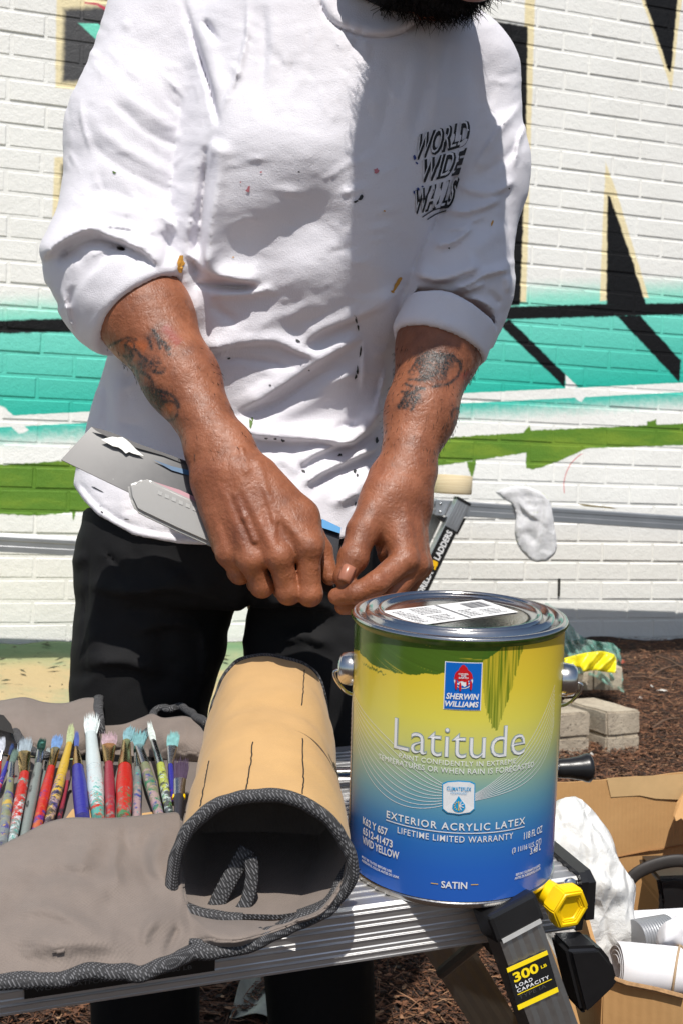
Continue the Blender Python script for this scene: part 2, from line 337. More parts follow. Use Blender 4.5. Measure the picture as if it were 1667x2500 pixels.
def build_wall():
    wall = thing('brick_wall', 'white painted brick wall with black, teal and green mural lettering', 'wall', tuple(W0+A((0, 0, .3))))
    CH, CW, J = .0677, .2035, .0072                                     # course height, brick module, joint width
    z0 = .30; zc = wq(50, 695)[1]; z0 = zc-math.floor((zc-.22)/CH)*CH    # joints fall where the photograph has them
    bricks = []
    for i in range(int((3.3-z0)/CH)):
        zz = z0+i*CH+CH/2
        off = (.5*CW if i % 2 else 0)+.06+rnd.uniform(-.008, .008)
        for k in range(-16, 28):
            s = off+k*CW; bricks.append((s, zz))
    def brick_mesh(var):
        bm = bmesh.new(); r = random.Random(var); hx, hz, dp = (CW-J)/2, (CH-J)/2, .02
        bmesh.ops.create_cube(bm, size=2)
        for q in bm.verts:
            q.co = Vector((q.co.x*hx+r.uniform(-.0012, .0012), q.co.y*dp, q.co.z*hz+r.uniform(-.001, .001)))
        fr = [f for f in bm.faces if f.normal.y < -.9]; bmesh.ops.bevel(bm, geom=[e for f in fr for e in f.edges], offset=.0032, segments=1, affect='EDGES')
        bk = [f for f in bm.faces if f.normal.y > .9]; bmesh.ops.delete(bm, geom=bk, context='FACES')
        me = bpy.data.meshes.new('brick'); bm.to_mesh(me); bm.free(); me.materials.append(MURAL); return me
    ms = [brick_mesh(i) for i in range(8)]
    score = []
    for s, zz in bricks:
        P = W0+WX*s; P[2] = zz; u, v, d = proj(P); hidden = (430 < u < 1150 and v < 1000) or (230 < u < 930 and v < 1500) or (860 < u < 1340 and v > 1480)
        score.append((0 if (-60 < u < 1730 and -30 < v < 1700) else 1) + (2 if hidden else 0) + d*.01)
    order = np.argsort(score); top = set(order[:300].tolist()); rest = MB()
    yawm = Matrix.Rotation(WYAW, 4, 'Z')
    for i, (s, zz) in enumerate(bricks):
        P = W0+WX*s+WN*(rnd.uniform(-.0012, .0014)-.02); P[2] = zz; me = ms[i % 8]; rot = rnd.uniform(-.005, .005)
        if i in top:
            o = bpy.data.objects.new('brick', me); COL.objects.link(o); o.parent = wall; o.location = P-WLOC[wall.name]; o.rotation_euler = (rnd.uniform(-.01, .01), rot, WYAW+rnd.uniform(-.006, .006))
        else:
            R = yawm @ Matrix.Rotation(rot, 4, 'Y'); rest.add([P+A((R @ q.co)[:]) for q in me.vertices], [tuple(p.vertices) for p in me.polygons])
    mk('bricks_beyond', np.concatenate(rest.v), rest.f, MURAL, wall, kind='stuff')
    mort = MB(); a, b = -3.3, 5.6; c = W0+WX*(a+b)/2-WN*.0674; c = A((c[0], c[1], 1.7)); mort.box(c, (b-a)/2, .065, 1.65, WX, -WN, WZ); mort.build('mortar', MURAL, wall)
    P = onpl(1363, 1434, W0+WN*.0015, WN); MB().box(P, .0035, .004, .031, WX, -WN, WZ).build('weep_hole', simple('weep hole dark', (.015, .015, .013, 1), .9, var=0), wall)
build_wall()
# ================================================================ ground
_k = np.interp(np.linspace(-.4, 3.6, 41), [0, 1.15, 2.9, 3.6], [GROUND_WALL, .335, .03, .02]); GPROF = np.convolve(_k, np.ones(9)/9, 'valid')[:33]; GPROF += GROUND_WALL-GPROF[0]-.004
def gz(x, y):
    """height of the mulch bank: low by the camera, rising to the wall"""
    x = A(x, float); y = A(y, float); sd = (W0[0]-x)*WN[0]+(W0[1]-y)*WN[1]; sd = -sd          # distance in front of the wall
    base = np.interp(sd, np.linspace(0, 3.2, 33), GPROF)
    return np.where(sd < 0, GROUND_WALL, base)
def ground():
    xs = np.unique(np.concatenate([np.linspace(-40, -4, 10), np.linspace(-4, 5, 130), np.linspace(5, 40, 10)])); ys = np.unique(np.concatenate([np.linspace(-40, -.5, 12), np.linspace(-.5, 6, 110), np.linspace(6, 40, 8)]))
    X, Y = np.meshgrid(xs, ys, indexing='ij'); Z = gz(X, Y); P = np.stack([X, Y, Z], -1)
    near = (X > -4) & (X < 5) & (Y > -.5) & (Y < 6); Z = Z+np.where(near, .012*vnoise(P*A((1, 1, 0)), 6, 1)+.007*vnoise(P*A((1, 1, 0)), 17, 2), 0)
    # heap of needles against the wall at the right
    for (u, v, h, r) in ((1600, 1545, .075, .22), (1430, 1560, .03, .2)):
        c = onpl(u, v, (0, 0, GROUND_WALL), (0, 0, 1)); Z = Z+h*np.exp(-((X-c[0])**2+(Y-c[1])**2)/(2*(r*.6)**2))
    m = M('mulch soil', rough=.95); n = m.noise(45, 8, .72); m.set(**{'Base Color': m.ramp(n, [(.3, (.012, .008, .006, 1)), (.5, (.05, .03, .02, 1)), (.62, (.115, .06, .034, 1)), (.75, (.2, .105, .055, 1))]), 'Normal': m.bump(m.noise(90, 8, .75), 1., .012)})
    n_, k_ = len(xs), len(ys); Fq = A([(i*k_+j, (i+1)*k_+j, (i+1)*k_+j+1, i*k_+j+1) for i in range(n_-1) for j in range(k_-1)])
    mk('ground', np.stack([X, Y, Z], -1).reshape(-1, 3), Fq, m.m, smooth=True, kind='structure')
    # loose bark, needles and twigs
    V = []; Fs = []; cols = []; N = 34000; k = 0
    pts = []
    while len(pts) < N:
        rr = rnd.random()
        if rr < .30:
            x, y = rnd.uniform(-1.3, 2.), rnd.uniform(1.2, 4.4); pts.append((x, y, float(gz(x, y)))); continue
        if rr < .78: u, v = rnd.uniform(1290, 1680), rnd.uniform(1530, 2010)
        else: u, v = rnd.uniform(-30, 1350), rnd.uniform(2280, 2520)
        z = .3
        for _ in range(8):
            P = onpl(u, v, (0, 0, z), A((0, 0, 1.))); z = float(gz(P[0], P[1]))
        if not (0 < P[1] < 4.6): continue
        pts.append((P[0], P[1], z))
    for (x, y, z) in pts:
        needle = rnd.random() < .66; L = rnd.uniform(.015, .06) if needle else rnd.uniform(.005, .018); wd = rnd.uniform(.0006, .0013) if needle else rnd.uniform(.0018, .0048)
        a = rnd.uniform(0, math.pi*2); pit = rnd.gauss(0, .18); d = A((math.cos(a)*math.cos(pit), math.sin(a)*math.cos(pit), math.sin(pit))); s = nrm(np.cross(d, (0, 0, 1))); up = np.cross(s, d)
        c = A((x, y, z+rnd.uniform(.004, .02))); bend = up*L*rnd.uniform(-.12, .12)
        a0, a1, a2 = c-d*L/2, c+bend, c+d*L/2; t = wd*(.8 if needle else .3)
        V += [a0-s*wd*.4, a0+s*wd*.4, a1-s*wd, a1+s*wd, a1+up*t, a2-s*wd*.4, a2+s*wd*.4, a0+up*t*.5, a2+up*t*.5]
        Fs += [(k+0, k+2, k+4, k+7), (k+1, k+7, k+4, k+3), (k+2, k+5, k+8, k+4), (k+3, k+4, k+8, k+6)]; k += 9
        cols.append(rnd.random())
    m = M('bark and needles', rough=.85); att = m.n('Attribute', attribute_name='tint', out=2)
    m.set(**{'Base Color': m.ramp(att, [(0., (.018, .010, .007, 1)), (.3, (.055, .028, .016, 1)), (.6, (.14, .058, .028, 1)), (.85, (.24, .105, .05, 1)), (1., (.34, .20, .11, 1))])})
    o = mk('mulch', V, np.array(Fs), m.m, kind='stuff', label='brown bark mulch and pine needles covering the bank', cat='mulch')
    at_ = o.data.attributes.new('tint', 'FLOAT', 'POINT'); at_.data.foreach_set('value', np.repeat(np.array(cols)**1.2, 9).astype(np.float32))
ground()
def drop_cloth():
    # paint-stained drop cloth at the foot of the wall (left of the man)
    m = M('stained drop cloth', rough=.85); n = m.noise(3.2, 5, .6); sp = m.rng(m.noise(38, 4, .6, m.scaled((1, 2.2, 1))), .66, .7)
    c = m.mix(m.rng(n, .42, .62), srgb(182, 162, 120), srgb(136, 152, 116)); sd = m.n('VectorMath', [m.n('VectorMath', [m.pos(), tuple(W0)], operation='SUBTRACT'), tuple(WN)], operation='DOT_PRODUCT', out=1)
    c = m.mix(m.math('MULTIPLY', m.rng(m.math('ADD', sd, m.math('MULTIPLY', m.math('SUBTRACT', n, .5), .5)), .12, .3, 1, 0), .8), c, srgb(84, 128, 88)); c = m.mix(sp, c, (.03, .035, .02, 1))
    m.set(**{'Base Color': c, 'Normal': m.bump(m.noise(14, 4, .6), .5, .02)})
    a = np.linspace(-2.6, .78, 90); b = np.linspace(.012, 1.25, 34); G = np.zeros((90, 34, 3))
    for i, s in enumerate(a):
        for j, d in enumerate(b):
            dd = d*(1-.08*math.sin(s*3.1)) if j == 33 else d; P = W0+WX*s+WN*dd; P[2] = float(gz(P[0], P[1])); G[i, j] = P
    G[..., 2] += .028+.007*vnoise(G, 9, 5)+.004*vnoise(G, 25, 6)
    MB().grid(G, .002, (0, 0, 1)).build('drop_cloth', m.m, smooth=True, label='tan paint-stained drop cloth lying at the foot of the wall', cat='drop cloth')
    # leaves scattered on it
    lm = simple('dead leaf', (.05, .055, .025, 1), .8, var=.5, vs=40)
    b = MB()
    for _ in range(140):
        s, d = rnd.uniform(-1.6, .9), rnd.uniform(.05, 1.15); P = W0+WX*s+WN*d; P[2] = float(gz(P[0], P[1]))+.04; L = rnd.uniform(.006, .02); a_ = rnd.uniform(0, 6.3); e = A((math.cos(a_), math.sin(a_), rnd.uniform(-.2, .2))); q = A((-e[1], e[0], rnd.uniform(-.3, .3)))
        b.add([P-e*L, P+q*L*.35, P+e*L, P-q*L*.35, P+A((0, 0, .004))], [(0, 1, 4), (1, 2, 4), (2, 3, 4), (3, 0, 4)])
    b.build('leaf_litter', lm, kind='stuff', label='small dark leaf scraps strewn over the tan drop cloth', cat='leaf litter')
drop_cloth()
# ================================================================ near work platform (tilts with the bank)
PT = math.radians(7.5); PNRM = A((0, -math.sin(PT), math.cos(PT)))
PO = at(1097, 2100, .968)                                    # centre of the paint can's foot on the deck
_fe = onpl(1410, 2142, PO, PNRM)-onpl(834, 2221, PO, PNRM); PX = nrm(_fe-PNRM*np.dot(_fe, PNRM)); PY = np.cross(PNRM, PX)
PC = onpl(1410, 2142, PO, PNRM)                              # front right corner of the deck
def pl(x, y, h=0.): return PC+PX*x+PY*y+PNRM*h               # platform coordinates: x left negative, y away, h up
def deck(u, v, h=0.): return onpl(u, v, PO+PNRM*h, PNRM)     # pixel -> point h above the deck
def metal(name, c=(.62, .62, .63, 1), rough=.36, axis=None, scr=.12):
    m = M(name, c, rough, 1.); 
    vec = m.pos()
    if axis is not None:
        ax = [m.n('VectorMath', [m.pos(), tuple(a)], operation='DOT_PRODUCT', out=1) for a in axis]
        vec = m.n('CombineXYZ', [m.math('MULTIPLY', ax[0], .05), ax[1], ax[2]])
    f = m.noise(420, 4, .65, vec); f2 = m.noise(14, 4, .6)
    m.set(Roughness=m.math('ADD', m.math('MULTIPLY', f, .22), rough-.1), **{'Base Color': m.mix(m.rng(f2, .35, .75), tuple(x*(1-scr) for x in c[:3])+(1,), c), 'Normal': m.bump(f, .18, .0004)}); return m.m
ALU = metal('brushed aluminium', (.74, .735, .73, 1), .5, (PX, PY, PNRM))
ALU2 = metal('aluminium leg', (.42, .40, .38, 1), .42)
BLKP = simple('black plastic', (.012, .012, .013, 1), .32, var=.2, bs=.12, bsc=900)
ZINC = metal('zinc bolt', (.6, .62, .63, 1), .25)
YEL = simple('yellow plastic', srgb(250, 205, 10), .35, var=.04)
def deco(name, body, P00, X, Y, w, hgt, mat, parent, offset=0., shear=0., n=None, lift=.0004, space=1.):
    """flat lettering: lower left P00, X right, Y up, stretched to w x hgt"""
    V, Fs = text_mesh(body, offset, shear, space); lo, hi = V.min(0), V.max(0); q = (V-lo)/(hi-lo)
    n = np.cross(X, Y) if n is None else n
    return mk(name, [P00+X*a*w+Y*b*hgt+n*lift for a, b in q], Fs, mat, parent)
def leg(t, a, b, wdt, dep, mat, name='leg', ridge=True):
    """hollow looking rectangular leg from a to b, wide along the deck edge"""
    d = nrm(b-a); s = nrm(PX-d*np.dot(PX, d)); f = nrm(np.cross(d, s)); f = f if np.dot(f, PY) < 0 else -f
    pr = []
    for i in range(9): pr.append((-wdt+2*wdt*i/8, dep+(.0009 if (i % 2 and ridge) else 0)))
    out = [(-wdt, -dep), *[(x, y) for x, y in pr], (wdt, -dep)]
    V = [p+s*x+f*y for p in (a, b) for x, y in out]; m = len(out)
    o = MB().add(V, [tuple(range(m))[::-1], tuple(range(m, 2*m))]+[(i, (i+1) % m, (i+1) % m+m, i+m) for i in range(m)]).build(name, mat, t)
    return o, d, s, f
WHT = simple('white print', (.8, .8, .8, 1), .45, var=0); YPR = simple('yellow print', srgb(242, 214, 25), .4, var=0); BPR = simple('black print', (.008, .008, .008, 1), .4, var=0)
def near_platform():
    t = thing('work_platform', 'aluminium folding work platform carrying the paint can and brush roll', 'platform', tuple(pl(-.6, .17, 0)-A((0, 0, .62))))
    L, D, TH = 1.2, .345, .0425
    # ribbed deck: fine ribs along the length, then the front rail with broad flutes
    prof = [(D, -TH), (D, 0)]; nr = 34
    for i in range(nr):
        y = D-.006-(D-.012)*i/nr; st = (D-.012)/nr; prof += [(y, -.0009), (y-st*.5, -.0009), (y-st*.52, 0), (y-st*.98, 0)]
    prof += [(.003, 0), (0, -.002)]
    fl = TH/4
    for i in range(4):
        h0 = -.002-i*fl; prof += [(0, h0-.0022), (-.0006, h0-.0026), (0, h0-.0031), (-.0006, h0-.0036), (0, h0-.0041), (.0006, h0-.0050), (.0006, h0-fl+.0012), (0, h0-fl+.0004)]
    prof += [(.0, -TH), (.02, -TH), (.02, -TH+.003), (D-.02, -TH+.003), (D-.02, -TH)]
    V = [pl(x, y, h) for x in (-L, 0) for y, h in prof]; m = len(prof)
    MB().add(V, [tuple(range(m))[::-1], tuple(range(m, 2*m))]+[(i, (i+1) % m, (i+1) % m+m, i+m) for i in range(m)]).build('deck', ALU, t)
    # black end cap
    e = MB(); e.prism([pl(.0005, .0, -.046), pl(.0005, -.006, -.002), pl(.0005, 0, .004), pl(.0005, D, .004), pl(.0005, D+.005, -.04), pl(.0005, D, -.046)], PX, .006)
    e.prism([pl(.0065, -.004, -.036), pl(.0065, -.004, -.004), pl(.0065, .006, .002), pl(.0065, D-.01, .002), pl(.0065, D-.01, -.04)], PX, .008); e.build('end_cap', BLKP, t)
    # bolts and yellow knob on the front rail
    for (u, v) in ((1391, 2163), (1388, 2245)):
        P = onpl(u, v, PC-PY*.002, -PY); MB().lathe([(0, -.002), (.0062, -.002), (.0064, .0008), (.0045, .0026), (.0034, .0028), (.0028, .0012), (0, .0008)], P, -PY, 20).build('bolt', ZINC, t, smooth=True, auto=40)
    K = onpl(1331, 2176, PC-PY*.003, -PY); kd = nrm(-PY*.95+PX*.12-PNRM*.05); kx = nrm(np.cross(kd, PNRM)); b = MB()
    b.lathe([(.0, -.003), (.0095, -.003), (.0105, .006), (.0095, .012), (.0085, .016), (0, .016)], K, kd, 24, kx)
    o1 = [(0, .013), (.012, .013), (.0175, .017), (.0182, .028), (.0165, .031), (.0120, .031), (.0105, .0285), (0, .0282)]
    b.lathe(o1, K+PX*.002, kd, 6, nrm(kx*.55+np.cross(kd, kx)*.83)); k = b.build('knob', YEL, t)
    bm = bmesh.new(); bm.from_mesh(k.data); bmesh.ops.bevel(bm, geom=[e for e in bm.edges if e.calc_face_angle(0) > .5], offset=.0011, segments=2, affect='EDGES'); bm.to_mesh(k.data); bm.free(); k.data.polygons.foreach_set('use_smooth', [True]*len(k.data.polygons)); k.data.set_sharp_from_angle(angle=.6)
    # near right leg with its cap, sticker, catch
    a = onpl(1232, 2212, PC-PY*.022, -PY); b2 = onpl(1338, 2505, PC-PY*.044, -PY); d = nrm(b2-a); zb = .035; bt = a+d*((a[2]-zb)/-d[2])
    lg, d, s, f = leg(t, a+d*.004, bt, .0185, .0125, ALU2)
    cp = MB(); cp.box(a+d*.006, .0215, .0155, .0115, s, f, d, ch=.0035); cp.build('leg_cap', BLKP, lg)
    MB().box(a+d*.0165+f*.0157, .0175, .0006, .0016, s, f, d).build('cap_window', simple('worn silver', (.45, .45, .44, 1), .5, var=.2), lg)
    MB().box(bt, .022, .016, .02, s, f, d, ch=.004).build('foot', BLKP, lg)
    def sp(x, y, h=.0018): return onpl(x, y, a+f*(.0125+h), f)          # points on the leg's face
    Q = [sp(1234, 2364), sp(1333, 2316), sp(1361, 2421), sp(1264, 2469)]; cen = sum(Q)/4; up = nrm(Q[0]-Q[3]); rt = nrm(Q[1]-Q[0]-up*np.dot(Q[1]-Q[0], up)); W = (np.linalg.norm(Q[1]-Q[0])+np.linalg.norm(Q[2]-Q[3]))/2; H = np.linalg.norm(Q[0]-Q[3])*.97
    st = MB().box(cen, W/2, .0003, H/2, rt, f, up).build('sticker', BPR, lg)
    def row(name, x0, x1, y0, y1, body, mat, off=0., sh=0., space=1.): 
        P0 = cen+rt*W*(x0-.5)+up*H*(y0-.5)+f*.0005; deco(name, body, P0, rt, up, W*(x1-x0), H*(y1-y0), mat, lg, off, sh, f, .0002, space)
    for y0, y1 in ((.0, .11), (.90, 1.)): MB().box(cen+up*H*((y0+y1)/2-.5)+f*.0006, W/2*.995, .0002, H*(y1-y0)/2, rt, f, up).build('sticker_band', YPR, lg)
    MB().box(cen+up*H*(.335-.5)+f*.0006, W*.42, .0002, H*.006, rt, f, up).build('sticker_rule', YPR, lg)
    row('lettering', .09, .70, .615, .84, '300', YPR, .03); row('lettering', .76, .90, .66, .73, 'LB', YPR, .02); row('lettering', .09, .5, .49, .57, 'LOAD', WHT, .015, 0, 1.25); row('lettering', .09, .88, .375, .455, 'CAPACITY', WHT, .015, 0, 1.2)
    row('lettering', .09, .75, .215, .3, 'TYPE IA', simple('dim print', (.05, .05, .048, 1), .5, var=0), .01, 0, 1.1)
    # catch block beside the leg
    bk = MB(); o_ = PC-PY*.012
    Pb = [onpl(u, v, o_, -PY) for u, v in ((1336, 2272), (1418, 2268), (1449, 2306), (1462, 2352), (1456, 2366), (1390, 2428), (1376, 2430))]
    bk.prism(Pb, -PY, .03); kb = bk.build('catch_block', BLKP, t); bm = bmesh.new(); bm.from_mesh(kb.data); bmesh.ops.bevel(bm, geom=list(bm.edges), offset=.004, segments=3, affect='EDGES'); bm.to_mesh(kb.data); bm.free(); kb.data.polygons.foreach_set('use_smooth', [True]*len(kb.data.polygons)); kb.data.set_sharp_from_angle(angle=.6)
    # rear right leg, brace, and the two left legs
    a3 = pl(-.085, D-.03, -TH+.004); b3 = onpl(1232, 2540, pl(0, D, 0), -PY); d3 = nrm(b3-a3); leg(t, a3, a3+d3*((a3[2]-.04)/-d3[2]), .024, .0125, ALU2)
    MB().tube([pl(-.06, .03, -TH-.01), pl(-.03, D*.55, -.18)], .006, 8).build('brace', ALU2, t)
    MB().box(pl(-.052, .02, -TH-.008), .02, .015, .009, PX, PY, PNRM, ch=.002).build('bracket', BLKP, t)
    for y, yo in ((-.012, -.03), (D-.03, .03)):
        a4 = pl(-L+.06, y, -.01); b4 = pl(-L-.06, y+yo, -.62); d4 = nrm(b4-a4); leg(t, a4, a4+d4*((a4[2]-.035)/-d4[2]), .0185, .0125, ALU2)
    # label strip on the front rail (left), mostly hidden by the canvas
    P1, P2 = onpl(60, 2418, PC-PY*.0018, -PY), onpl(525, 2352, PC-PY*.0018, -PY); c_ = (P1+P2)/2
    MB().box(c_, np.linalg.norm(P2-P1)/2, .0004, .006, PX, PY, PNRM).build('rail_label', BPR, t)
    deco('rail_lettering', 'WORK PLATFORM  WARNING  300 LB', c_-PX*.06-PNRM*.0015-PY*.0006, PX, PNRM, .11, .003, simple('grey print', (.12, .12, .12, 1), .5, var=0), t)
near_platform()
def rod():
    t = thing('metal_rod', 'chrome rod with flared black rubber grip lying behind the paint can', 'tool', tuple(deck(1350, 1880, .0)))
    a, b = deck(700, 1893, .014), deck(1382, 1876, .014); d = nrm(b-a)
    MB().tube([a, b], .0068, 16).build('shaft', metal('chrome', (.75, .75, .76, 1), .16), t, smooth=True, auto=40)
    MB().lathe([(0, 0), (.0085, 0), (.0092, .002), (.0098, .012), (.0118, .024), (.0138, .029), (.0142, .0325), (.0125, .0345), (0, .035)], b-d*.010, d, 28).build('grip', BLKP, t, smooth=True, auto=50)
rod()
# ================================================================ paint can
CR, CHT = .0838, .2035
_k = nrm(CAM-PO-PNRM*np.dot(CAM-PO, PNRM)); CANX = np.cross(_k, PNRM)*-1.; CANX = nrm(CANX) if np.dot(CANX, cR) > 0 else -nrm(CANX)   # right, as seen from the camera
CANF = _k                                                     # faces the camera
def cyl(s, h, r=CR): th = s/CR; return PO+PNRM*h+r*(math.sin(th)*CANX+math.cos(th)*CANF)
def canuv(u, v, r=CR):
    """pixel -> (arc length from the facing line, height) on the can's side"""
    d = ray(u, v); o = CAM-PO; dx, dy = d@CANX, d@CANF; ox, oy = o@CANX, o@CANF
    a = dx*dx+dy*dy; b = 2*(ox*dx+oy*dy); c = ox*ox+oy*oy-r*r; q = b*b-4*a*c
    t = (-b-math.sqrt(max(q, 0)))/(2*a); P = CAM+d*t; x, y = (P-PO)@CANX, (P-PO)@CANF
    return math.atan2(x, y)*CR, (P-PO)@PNRM
def smooth(a, b, x): t = np.clip((x-a)/(b-a), 0, 1); return t*t*(3-2*t)
def inpoly(px, py, poly):
    r = np.zeros(px.shape, bool); n = len(poly)
    for i in range(n):
        x0, y0 = poly[i]; x1, y1 = poly[(i+1) % n]
        c = ((y0 > py) != (y1 > py)) & (px < (x1-x0)*(py-y0)/(y1-y0+1e-12)+x0); r ^= c
    return r
def paint_can():
    t = thing('paint_can', 'full gallon paint can, yellow to blue label with a green paint smear', 'paint can', tuple(PO))
    tin = metal('tinplate', (.68, .67, .65, 1), .2); H0, H1 = .004, .2030
    b = MB(); b.lathe([(CR-.0022, .001), (CR+.0004, .0), (CR+.0012, .0016), (CR+.0010, .0036), (CR-.0004, .0046), (CR-.0006, H1), (CR-.001, H1+.002)], PO, PNRM, 120, CANX); b.build('body', tin, t, smooth=True, auto=40)
    # lid with its rings
    b = MB(); z = H1
    b.lathe([(CR-.0005, z), (CR+.0006, z+.0016), (CR+.0022, z+.0028), (CR+.0026, z+.0048), (CR+.0018, z+.0066), (CR-.0004, z+.0074), (CR-.003, z+.0066), (CR-.0045, z+.0035), (CR-.0065, z+.002), (CR-.0075, z+.0045), (CR-.0085, z+.0085), (CR-.0105, z+.0098), (CR-.0125, z+.0086), (CR-.0135, z+.0055),
             (CR-.0165, z+.0046), (CR-.0175, z+.0075), (CR-.0187, z+.0096), (CR-.0204, z+.0097), (CR-.0217, z+.0078), (CR-.024, z+.0062), (CR-.03, z+.0058), (.02, z+.0061), (0, z+.0062)], PO, PNRM, 140, CANX)
    lid = b.build('lid', metal('lid steel', (.60, .595, .585, 1), .13), t, smooth=True, auto=60)
    # green paint on the outside of the rim
    gm = M('wet green paint', srgb(74, 112, 34), .3); gm.set(**{'Base Color': gm.mix(gm.rng(gm.noise(90, 4), .4, .7), srgb(66, 104, 30), srgb(104, 132, 52))}); gm = gm.m
    b = MB(); th = np.linspace(-1.62, 1.52, 120); G = np.array([[PO+PNRM*(z+h)+(CR+r)*(math.sin(a)*CANX+math.cos(a)*CANF) for (r, h) in ((.0001, -.0006), (.0011, .0014), (.0027, .0027), (.0031, .0045))] for a in th]); b.grid(G); b.build('rim_paint', gm, t, smooth=True)
    # printed label: dense sheet, colours computed per point
    na, nh = 560, 330; sa = np.concatenate([np.linspace(-math.pi*.985*CR, -CR*1.75, 40)[:-1], np.linspace(-CR*1.75, CR*1.75, na), np.linspace(CR*1.75, math.pi*.985*CR, 40)[1:]]); hh = np.linspace(H0+.001, H1+.0003, nh)
    S, Hh = np.meshgrid(sa, hh, indexing='ij'); th = S/CR; rr = CR+.00025
    P = PO[None, None]+PNRM*Hh[..., None]+rr*(np.sin(th)[..., None]*CANX+np.cos(th)[..., None]*CANF)
    stops = [(0, (24, 84, 172)), (.13, (22, 88, 174)), (.22, (30, 98, 172)), (.30, (52, 118, 168)), (.38, (84, 140, 162)), (.46, (120, 158, 150)), (.54, (160, 176, 130)), (.62, (194, 194, 104)), (.72, (208, 198, 76)), (.84, (212, 190, 52)), (1., (208, 176, 40))]
    hn = (hh-H0)/(H1-H0)+0*hh; C = np.stack([np.interp(hn, [a for a, _ in stops], [srgb(*c)[i] for _, c in stops]) for i in range(3)], -1)
    C = np.broadcast_to(C[None], (len(sa), nh, 3)).copy(); X3 = np.stack([S, Hh, S*0], -1)
    C = np.clip(C*1.22+.012, 0, .9)
    # shading painted into the label: yellow goes darker and warmer towards the left
    wl = np.clip((-S/CR-.5)/.9, 0, 1)*smooth(.6, .95, np.broadcast_to(hn, S.shape)); C *= 1-.25*wl[..., None]*A((0.2, .55, .9))
    # smears: polygon masks traced in label coordinates, broken by brush streaks
    def uvp(pts): return [canuv(*p) for p in pts]
    def blur_poly(poly, wob): return inpoly(S+wob*.6, Hh+wob, poly)
    z4 = lambda x, y: (840+x/2.8, 1420+y/2.8)
    main = uvp([z4(*q) for q in ((30, 250), (30, 420), (60, 450), (105, 475), (150, 530), (200, 570), (300, 608), (450, 634), (600, 634), (700, 626), (840, 598), (905, 585), (950, 540), (1060, 470), (1090, 420), (1225, 430), (1262, 400), (1290, 372))])
    main = [(main[0][0]-.02, main[0][1]), *main[1:], (main[-1][0]+.006, H1+.01), (main[0][0]-.02, H1+.01)]
    w1 = .0009*vnoise(X3*A((120, 700, 1)), 1, 3)+.0006*vnoise(X3*A((600, 900, 1)), 1, 4); mg = blur_poly(main, w1).astype(float)
    # horizontal brush streaks follow the sweep of the stroke
    sweep = Hh-.018*(S/CR-.25)**2*np.where(S < .25*CR, 1., .5); st = vnoise(np.stack([S*16, sweep*900, S*0], -1), 1, 5)*.6+vnoise(np.stack([S*40, sweep*2200, S*0], -1), 1, 6)*.4
    lowb = smooth(.164, .192, Hh); thin = smooth(.42-.16*(1-lowb), .5-.16*(1-lowb), st)*smooth(-.075, -.01, -np.abs(S-(-.022))); mg *= 1-.7*thin
    vst = uvp([z4(*q) for q in ((935, 505), (1090, 418), (1225, 428), (1200, 520), (1165, 640), (1120, 800), (1085, 900), (1050, 1005), (1010, 1005), (975, 900), (950, 780), (940, 640))])
    ws = .002*vnoise(np.stack([S*900, Hh*60, S*0], -1), 1, 7); mv = inpoly(S, Hh+ws*2.5, vst).astype(float); sv = vnoise(np.stack([S*750, Hh*22, S*0], -1), 1, 8)*.6+vnoise(np.stack([S*1900, Hh*40, S*0], -1), 1, 9)*.5
    mv *= np.clip(.62+1.0*sv, .25, .95)*(.75+.25*smooth(.105, .165, Hh)); streak2 = inpoly(S, Hh+ws, uvp([z4(*q) for q in ((120, 545), (200, 590), (290, 632), (270, 632), (190, 604))])).astype(float)*.8
    g0 = A(srgb(64, 104, 32)[:3]); gd = A(srgb(88, 120, 22)[:3]); k = np.clip(st*.25, -.2, .25)[..., None]
    C = C*(1-mv[..., None])+gd*mv[..., None]; mm = np.maximum(mg*.97, streak2)[..., None]; C = C*(1-mm)+g0*(1+k)*mm
    m = M('printed can label', rough=.22, Coat_Weight=.25, Coat_Roughness=.12); m.set(**{'Base Color': m.n('Attribute', attribute_name='ink'), 'Normal': m.bump(m.noise(60, 3), .05, .001)})
    n_, k_ = S.shape; ii = np.arange(n_-1)[:, None]*k_+np.arange(k_-1)[None]; Fq = np.stack([ii, ii+k_, ii+k_+1, ii+1], -1).reshape(-1, 4)
    lab = mk('label', P.reshape(-1, 3), Fq, m.m, t, smooth=True)
    ca = lab.data.color_attributes.new('ink', 'FLOAT_COLOR', 'POINT'); ca.data.foreach_set('color', np.concatenate([C, np.ones(S.shape+(1,))], -1).astype(np.float32).ravel())
    lab['label'] = 'label fading from yellow to blue'
    # ---- lettering, ruled lines, badges : thin sheets on the label
    ink = simple('white ink', (.84, .85, .86, 1), .4, var=0); inkg = simple('grey edge ink', (.33, .40, .40, 1), .4, var=0); blue = simple('logo blue', srgb(10, 105, 200), .35, var=0); cy = simple('badge cyan', srgb(30, 160, 215), .35, var=0); red = simple('logo red', srgb(205, 28, 38), .35, var=0); yl = simple('print yellow', srgb(235, 190, 40), .4, var=0)
    def wrap(name, Q, Fs, mat, lift): return mk(name, [cyl(a, b_, CR+lift) for a, b_ in Q], Fs, mat, lab)
